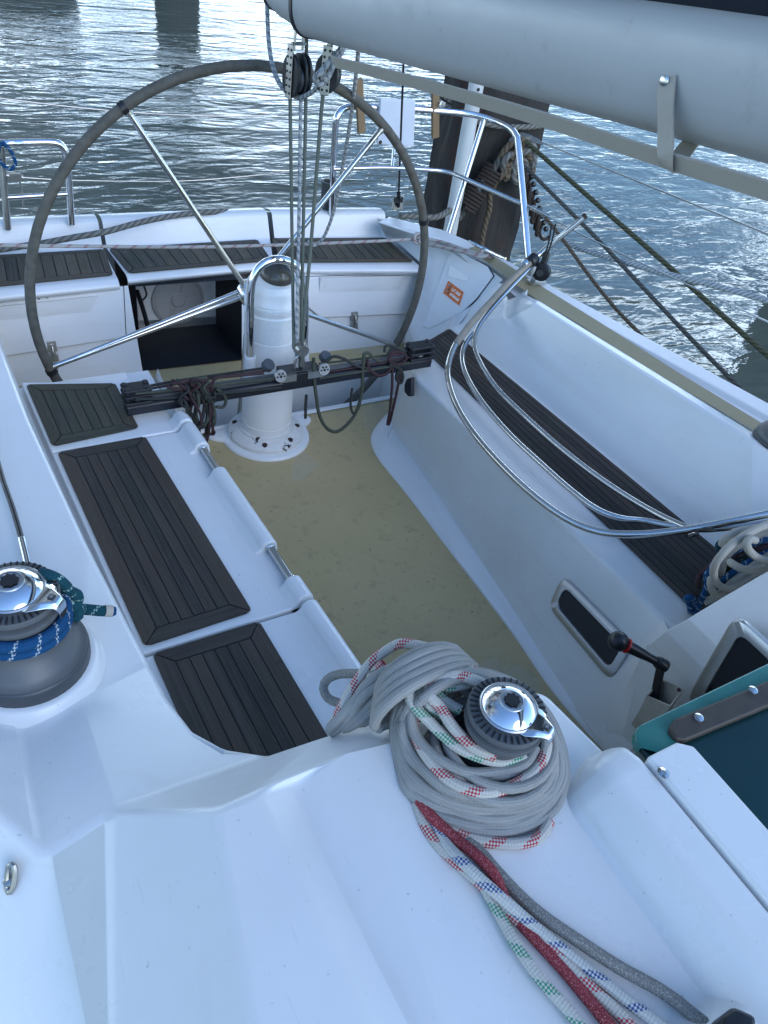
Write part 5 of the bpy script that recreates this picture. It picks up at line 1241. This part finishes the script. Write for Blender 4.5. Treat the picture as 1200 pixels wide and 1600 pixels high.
m = MB(); m.lathe([(.012, .018), (.0125, gl * .3), (.0155, gl * .5), (.017, gl * .68), (.0175, gl * .80)], hb, 22, gd_); part(m, 'grip', 'black', wh, sharp=60)
m = MB(); m.lathe([(.0185, gl * .795), (.0225, gl * .81), (.0225, gl * .845), (.018, gl * .86)], hb, 24, gd_); part(m, 'red_ring', 'red', wh)
m = MB(); m.sphere(ball + gd_ * .004, .0295, 20); part(m, 'ball', 'black', wh)

# ------------------------------------------------------------------ rope heap over the port bench
z5 = lambda x, y, d=0: VY(1000 + x / 6, 780 + y / 6, -1.83 + d)
def heap(name, pts, mat, label, r=.0115):
    return rope(name, [z5(*p) for p in pts], r, mat, label, 'rope', 'rope heap over the port bench', n=9, res=.01)
heap('buff_rope', [(1330, 190, -.06), (1200, 235, -.07), (1080, 285, -.08), (960, 350, -.085), (860, 425, -.09), (775, 510, -.095), (710, 600, -.095), (690, 690, -.09), (710, 770, -.085), (770, 825, -.08), (850, 835, -.075), (920, 800, -.07), (1000, 740, -.06), (1090, 690, -.05), (1200, 640, -.05), (1330, 600, -.06)], 'ropebuff', 'thick buff rope making the outer loop of the port rope heap')
heap('buff_rope', [(1330, 230, -.05), (1150, 262, -.05), (1000, 285, -.05), (880, 315, -.05), (800, 370, -.05), (770, 420, -.045)], 'ropebuff', 'buff rope lying along the top edge of the port rope heap')
heap('buff_rope', [(1080, 385, -.10), (1030, 375, -.11), (1003, 405, -.115), (1010, 460, -.12), (1060, 520, -.12), (1130, 560, -.12), (1230, 585, -.12), (1340, 590, -.12)], 'ropebuff', 'buff rope hooking in a short bight over the blue rope')
heap('buff_rope', [(845, 590, -.07), (880, 615, -.09), (950, 648, -.10), (1040, 662, -.105), (1130, 650, -.105), (1230, 625, -.10), (1340, 600, -.10)], 'ropebuff', 'buff rope running level to the right across the heap')
heap('buff_rope', [(670, 740, -.07), (662, 800, -.075), (685, 865, -.075), (730, 895, -.07), (800, 840, -.06), (880, 760, -.055), (970, 690, -.05), (1080, 610, -.05), (1200, 530, -.05), (1330, 470, -.05)], 'ropebuff', 'buff rope looping low at the foot of the heap')
heap('buff_rope', [(600, 970, -.05), (660, 940, -.055), (740, 900, -.06), (850, 860, -.06), (930, 790, -.055), (1030, 730, -.05), (1150, 690, -.04), (1300, 660, -.04)], 'ropebuff', 'buff rope end pointing at the teak seat')
heap('buff_rope', [(760, 690, -.03), (770, 640, -.04), (800, 560, -.04), (850, 490, -.04), (950, 420, -.04), (1080, 350, -.04), (1230, 290, -.04)], 'ropebuff', 'buff rope in the middle of the heap, beneath the outer loop')
heap('blue_rope', [(430, 945, -.02), (450, 920, -.03), (490, 930, -.035), (520, 965, -.03), (490, 990, -.02), (455, 960, -.015), (470, 1000, -.02), (475, 1070, -.02), (482, 1110, -.02), (505, 1105, -.03), (530, 1040, -.035), (580, 930, -.04), (620, 840, -.045), (640, 760, -.04), (650, 690, -.035), (700, 600, -.03), (780, 540, -.03), (900, 480, -.03), (1020, 430, -.03), (1150, 385, -.04), (1330, 370, -.04)], 'ropeblue', 'bright blue rope hanging its knotted end on the teak', .010)
heap('blue_rope', [(620, 760, -.025), (640, 690, -.03), (740, 790, -.035), (800, 740, -.035), (900, 660, -.035), (1000, 600, -.03), (1150, 520, -.03), (1330, 430, -.03)], 'ropeblue', 'blue rope crossing the inside of the heap', .010)
heap('teal_rope', [(560, 1090, -.005), (580, 1040, -.01), (640, 990, -.015), (720, 950, -.02), (820, 900, -.02), (960, 830, -.02), (1150, 760, -.02)], 'ropeteal', 'dark teal rope lowest in the port rope heap', .010)
for k, q in enumerate(([(545, 830), (545, 760), (580, 700), (660, 630), (720, 560), (830, 490), (960, 430), (1150, 400), (1320, 380)], [(560, 850), (620, 830), (660, 760), (720, 690), (840, 610), (980, 530), (1150, 470), (1330, 420)], [(740, 490), (735, 430), (780, 400), (830, 430), (920, 400), (1050, 340), (1220, 300)], [(760, 600), (860, 560), (960, 500), (1080, 470), (1200, 440), (1330, 460)], [(700, 700), (800, 680), (900, 590), (1000, 560), (1140, 540), (1330, 510)], [(820, 640), (940, 570), (1080, 570), (1200, 490), (1330, 480)])):
    heap('dark_rope', [(x, y, .01 + .012 * ((i + k) % 3)) for i, (x, y) in enumerate(q)], ('ropemar', 'ropedark', 'ropeteal')[k % 3], ('maroon rope at the left of the heap, inside the blue', 'dark rope curling at the heap foot near the teak', 'dark teal bight sticking up at the heap top left', 'maroon rope crossing the heap under the buff loops', 'dark rope filling the middle of the heap', 'dark teal rope deep on the right side of the heap')[k], .010)

# ------------------------------------------------------------------ mooring pile and its gear
PC = Vector((2.27, 1.72, 0))
pile = thing('mooring_pile', 'thick tarred timber mooring pile standing in the water off the port quarter', 'pile', (PC.x, PC.y, WZ))
random.seed(3)
rings = []; nn = 28
for k in range(34):
    z = -1.0 + k * .095; R_ = []
    for a in range(nn):
        t = 2 * PI * a / nn + .35; c, s = math.cos(t), math.sin(t); e = .62
        w_ = 1 + .035 * math.sin(a * 2.4 + k * .15) + random.uniform(-.018, .018)
        R_.append(PC + Vector((.325 * w_ * math.copysign(abs(c) ** e, c), .27 * w_ * math.copysign(abs(s) ** e, s), z)))
    rings.append(R_)
part(MB().loft(rings, True, True), 'timber', 'pile', pile, sharp=50)
rings = []
for k in range(22):
    z = -.9 + k * .115; R_ = []
    for a in range(14):
        t = 2 * PI * a / 14; w_ = 1 + random.uniform(-.22, .16); R_.append(PC + Vector((-.34 + .075 * w_ * math.cos(t) + .012 * math.sin(k * 1.3), -.12 + .11 * w_ * math.sin(t), z)))
    rings.append(R_)
part(MB().loft(rings, True, True), 'rough_batten', 'pile', pile, sharp=50)
pA, pB = VY(748, 112, 1.36), VY(699, 385, 1.36); pd_ = pB - pA
po = thing('white_pole', 'white plastic pole with bolt holes fixed upright against the dark pile', 'pole', pB + pd_ * .4)
part(MB().tube([pA - pd_ * .2, pB + pd_ * .5], .045, 20, False), 'tube', 'pvc', po)
for t in (.08, .55, .95):
    m = MB(); m.lathe([(.010, 0), (.010, .002)], pA + pd_ * t + Vector((-.012, -.0435, 0)), 12, (-.2, -1, .1)); part(m, 'bolt_hole', 'hollow_shade', po)
z7p = lambda x, y, yy: VY(640 + x / 4, 100 + y / 4, yy)
def spring(A_, B_, r, turns, lb):
    d = B_ - A_; ax_ = d.normalized(); u_ = ax_.orthogonal().normalized(); v_ = ax_.cross(u_); pts = []
    for k in range(turns * 14 + 1):
        t = k / (turns * 14); a = 2 * PI * turns * t; pts.append(A_ + d * t + (u_ * math.cos(a) + v_ * math.sin(a)) * r)
    sgo = thing('mooring_spring', lb, 'mooring spring', B_, 'mooring springs on the pile')
    part(MB().tube(pts, .011, 8, False), 'coil', 'rust', sgo)
    part(MB().tube([A_ - ax_ * .06, B_ + ax_ * .08], .022, 10, False), 'core', 'laiddark', sgo)
spring(z7p(530, 650, 1.36), z7p(455, 770, 1.36), .058, 6, 'black coil mooring spring, upper one on the dark pile')
spring(z7p(430, 780, 1.34), z7p(350, 900, 1.34), .062, 6, 'black coil mooring spring, lower one on the dark pile')
kb = thing('mooring_knot', 'bundle of brown mooring rope knotted round the dark pile', 'rope knot', z7p(690, 600, 1.38))
random.seed(11)
for i, q in enumerate(([(560, 640), (570, 580), (620, 510), (690, 470), (750, 500), (770, 580), (740, 650), (690, 690), (650, 650), (640, 570), (680, 520)], [(600, 720), (580, 650), (610, 580), (660, 560), (720, 600), (730, 680), (690, 740), (650, 700), (640, 640), (700, 560), (760, 540)], [(550, 720), (580, 690), (640, 600), (700, 540), (760, 600), (765, 690), (720, 720), (670, 640), (700, 500), (740, 470)], [(640, 480), (700, 450), (760, 480), (780, 560), (770, 640), (730, 590), (690, 600), (650, 680), (660, 730), (700, 760)])):
    part(MB().tube([z7p(x, y, 1.38 - .02 * ((i + j) % 4)) for j, (x, y) in enumerate(q)], .021, 9, res=.02), 'knot_strand', 'laidbrown' if i % 2 == 0 else 'laidgrey', kb, sharp=70)
part(MB().tube([z7p(590, 600, 1.36), z7p(600, 680, 1.34), z7p(605, 720, 1.34), z7p(615, 640, 1.34)], .024, 9, res=.02), 'frayed_end', 'laidbrown', kb)
rope('pile_rope', [z7p(560, 700, 1.37), z7p(520, 770, 1.36), z7p(500, 830, 1.36), z7p(500, 900, 1.36), z7p(475, 990, 1.36), z7p(455, 1080, 1.36), z7p(440, 1200, 1.36), z7p(420, 1320, 1.36)], .019, 'laidbrown', 'brown laid rope hanging straight down the face of the pile')
wrapr = []
for k in range(40):
    a = k * 2 * PI / 26; wrapr.append(PC + Vector((.335 * math.copysign(abs(math.cos(a)) ** .7, math.cos(a)), .325 * math.copysign(abs(math.sin(a)) ** .7, math.sin(a)), .93 + .0016 * k + .02 * math.sin(a))))
rope('pile_lashing', wrapr, .017, 'laidgrey', 'grey rope lashed round the pile at the knot')
rope('pile_warp', [z7p(-60, 950, 1.25), z7p(60, 955, 1.25), z7p(150, 960, 1.25), z7p(200, 945, 1.28), z7p(250, 915, 1.34), z7p(300, 890, 1.40)], .019, 'laidgrey', 'grey warp leading from the pile towards the boat stern')
ch = thing('mooring_chain', 'black chain with rubber teeth hanging from the pile knot to a hook', 'chain', z7p(810, 1050, 1.3))
cpts = [(715, 700), (728, 750), (742, 800), (756, 850), (768, 900), (778, 950), (795, 990), (808, 1030)]
for i, (x, y) in enumerate(cpts):
    c = z7p(x, y, 1.30); o = []
    for k in range(16):
        t = 2 * PI * k / 16; ex_ = math.cos(t) * (.022 if i % 2 else .009); o.append(c + Vector((ex_, math.cos(t) * (.009 if i % 2 else .022), math.sin(t) * .045)))
    part(MB().tube(o, .013, 8, False, closed=True), 'chain_link', 'rust', ch)
    m = MB(); m.sphere(c + Vector((.055, -.01, .0)), .02, 8); part(m, 'rubber_tooth', 'black', ch)
part(MB().tube([z7p(808, 1030, 1.3), z7p(815, 1070, 1.3), z7p(835, 1095, 1.3), z7p(865, 1090, 1.3), z7p(872, 1075, 1.3)], .012, 8), 'hook', 'rust', ch)
rope('mooring_line', [VX(822, 222, 2.2), VX(860, 255, 2.2), VX(940, 325, 2.2), VX(1040, 412, 2.22), VX(1120, 485, 2.25), VX(1200, 556, 2.28), VX(1300, 640, 2.3)], .0135, 'laidgreen', 'greenish laid mooring line, thickest of the lines leading from the pile', n=10)
rope('mooring_line', [VX(815, 255, 2.15), VX(860, 300, 2.12), VX(930, 370, 2.1), VX(1010, 455, 2.08), VX(1090, 540, 2.06), VX(1170, 620, 2.05), VX(1240, 690, 2.05)], .0115, 'laiddark', 'dark grey laid mooring line just below the greenish one', n=10)
rope('mooring_line', [VX(852, 340, 2.05), VX(880, 375, 2.03), VX(920, 430, 2.0), VX(960, 480, 1.98), VX(1000, 522, 1.96), VX(1040, 566, 1.95)], .0105, 'laidbrown', 'brown laid mooring line vanishing behind the port gunwale', n=10)
rope('mooring_line', [VX(868, 368, 2.1), VX(900, 386, 2.1), VX(960, 405, 2.12), VX(1050, 430, 2.15), VX(1130, 450, 2.18), VX(1200, 470, 2.2), VX(1320, 505, 2.25)], .0145, 'laidwhite', 'clean white mooring line sagging over the water at right', n=10)
wire('lifeline', [V(812, 208, 1.13), VX(1000, 285, 1.66), VX(1200, 366, 1.72), VX(1320, 415, 1.75)], 'upper port lifeline wire', .0036, 'ssdull', group='port lifelines')
wire('lifeline', [V(818, 318, .87), VX(920, 372, 1.60), VX(1060, 438, 1.66), VX(1200, 503, 1.70), VX(1320, 556, 1.74)], 'lower port lifeline wire', .0032, 'ss', group='port lifelines')
for p, zz, lb in (((815, 210), 1.125, 'steel toggle joining the upper lifeline to the stern rail'), ((822, 321), .865, 'steel toggle joining the lower lifeline to the stern rail')):
    a = V(*p, zz); m = MB(); m.tube([a, a + Vector((.03, -.05, -.005)), a + Vector((.06, -.11, -.012))], [.010, .013, .008], 8); m.lathe([(.02, -.006), (.02, .006)], a + Vector((.02, -.035, 0)), 12, (0, 0, 1)); tag(part(m, 'lifeline_toggle', 'ssdull', None), lb, 'toggle')
sn = thing('snatch_block', 'black snatch block hanging from a line at the port gunwale', 'block', V(842, 438, .63))
c = V(846, 424, .70); part(MB().lathe([(.030, -.020), (.044, -.016), (.046, -.010), (.046, .010), (.044, .016), (.030, .020)], c, 26, (.8, .5, .1)), 'shell', 'black', sn)
part(MB().lathe([(.018, -.024), (.018, .024)], c, 16, (.8, .5, .1)), 'axle', 'dkgrey', sn)
part(MB().tube([c + Vector((0, 0, .03)), c + Vector((.005, .005, .075)), c + Vector((.012, .01, .085))], .016, 10), 'neck', 'black', sn)
part(MB().tube([V(848, 408, .79), V(857, 380, .90), V(862, 350, 1.0)], .004, 6), 'lanyard', 'ropedark', sn); part(MB().tube([V(851, 408, .79), V(862, 378, .90), V(868, 350, 1.0)], .004, 6), 'lanyard', 'ropedark', sn)
m = MB(); m.tube([V(834, 440, .63), V(834, 416, .72)], .013, 12, False); part(m, 'stand_up_post', 'pvc', sn)
m = MB(); m.box(V(838, 440, .638), (.09, .05, .012)); part(m, 'eye_plate', 'ssdull', sn)
# a second pile just beyond the frame, seen by its reflection
p2 = V(1262, 470, WZ); sec = thing('mooring_pile', 'dark pile beyond the right edge, seen as a black reflection in the water', 'pile', p2)
rings = [[Vector((p2.x + .34 * math.cos(t), p2.y + .34 * math.sin(t), z)) for t in [2 * PI * k / 20 for k in range(20)]] for z in (-1.2, 0, .8, 1.6)]
part(MB().loft(rings, True, True), 'timber', 'pile', sec)

for az, D_, r_, h_, lb in ((9.2, 18.5, .75, .75, 'stout tall pile far astern, its dark reflection at the top left of the water'), (17.3, 17.5, .40, 1.0, 'slimmer unseen post added far astern for the dark reflection right of the stout one')):  # unseen stand-ins, added only to lay dark reflections on the water
    a = math.radians(az); c = Vector((CAM.x + D_ * math.sin(a), CAM.y + D_ * math.cos(a), WZ)); t = thing('reflection_post', lb, 'pile', c, 'unseen posts added for dark reflections')
    rings = [[Vector((c.x + r_ * k * math.cos(q), c.y + r_ * k * math.sin(q), WZ + z)) for q in [2 * PI * i / 20 for i in range(20)]] for z, k in ((-1, 1.05), (0, 1.03), (h_ * .5, 1), (h_ - .05, .97), (h_, .9))]
    part(MB().loft(rings, True, True), 'timber', 'pile', t)
    part(MB().lathe([(r_ * 1.06, h_ - .25), (r_ * 1.06, h_ - .12)], c, 20), 'iron_band', 'rust', t)
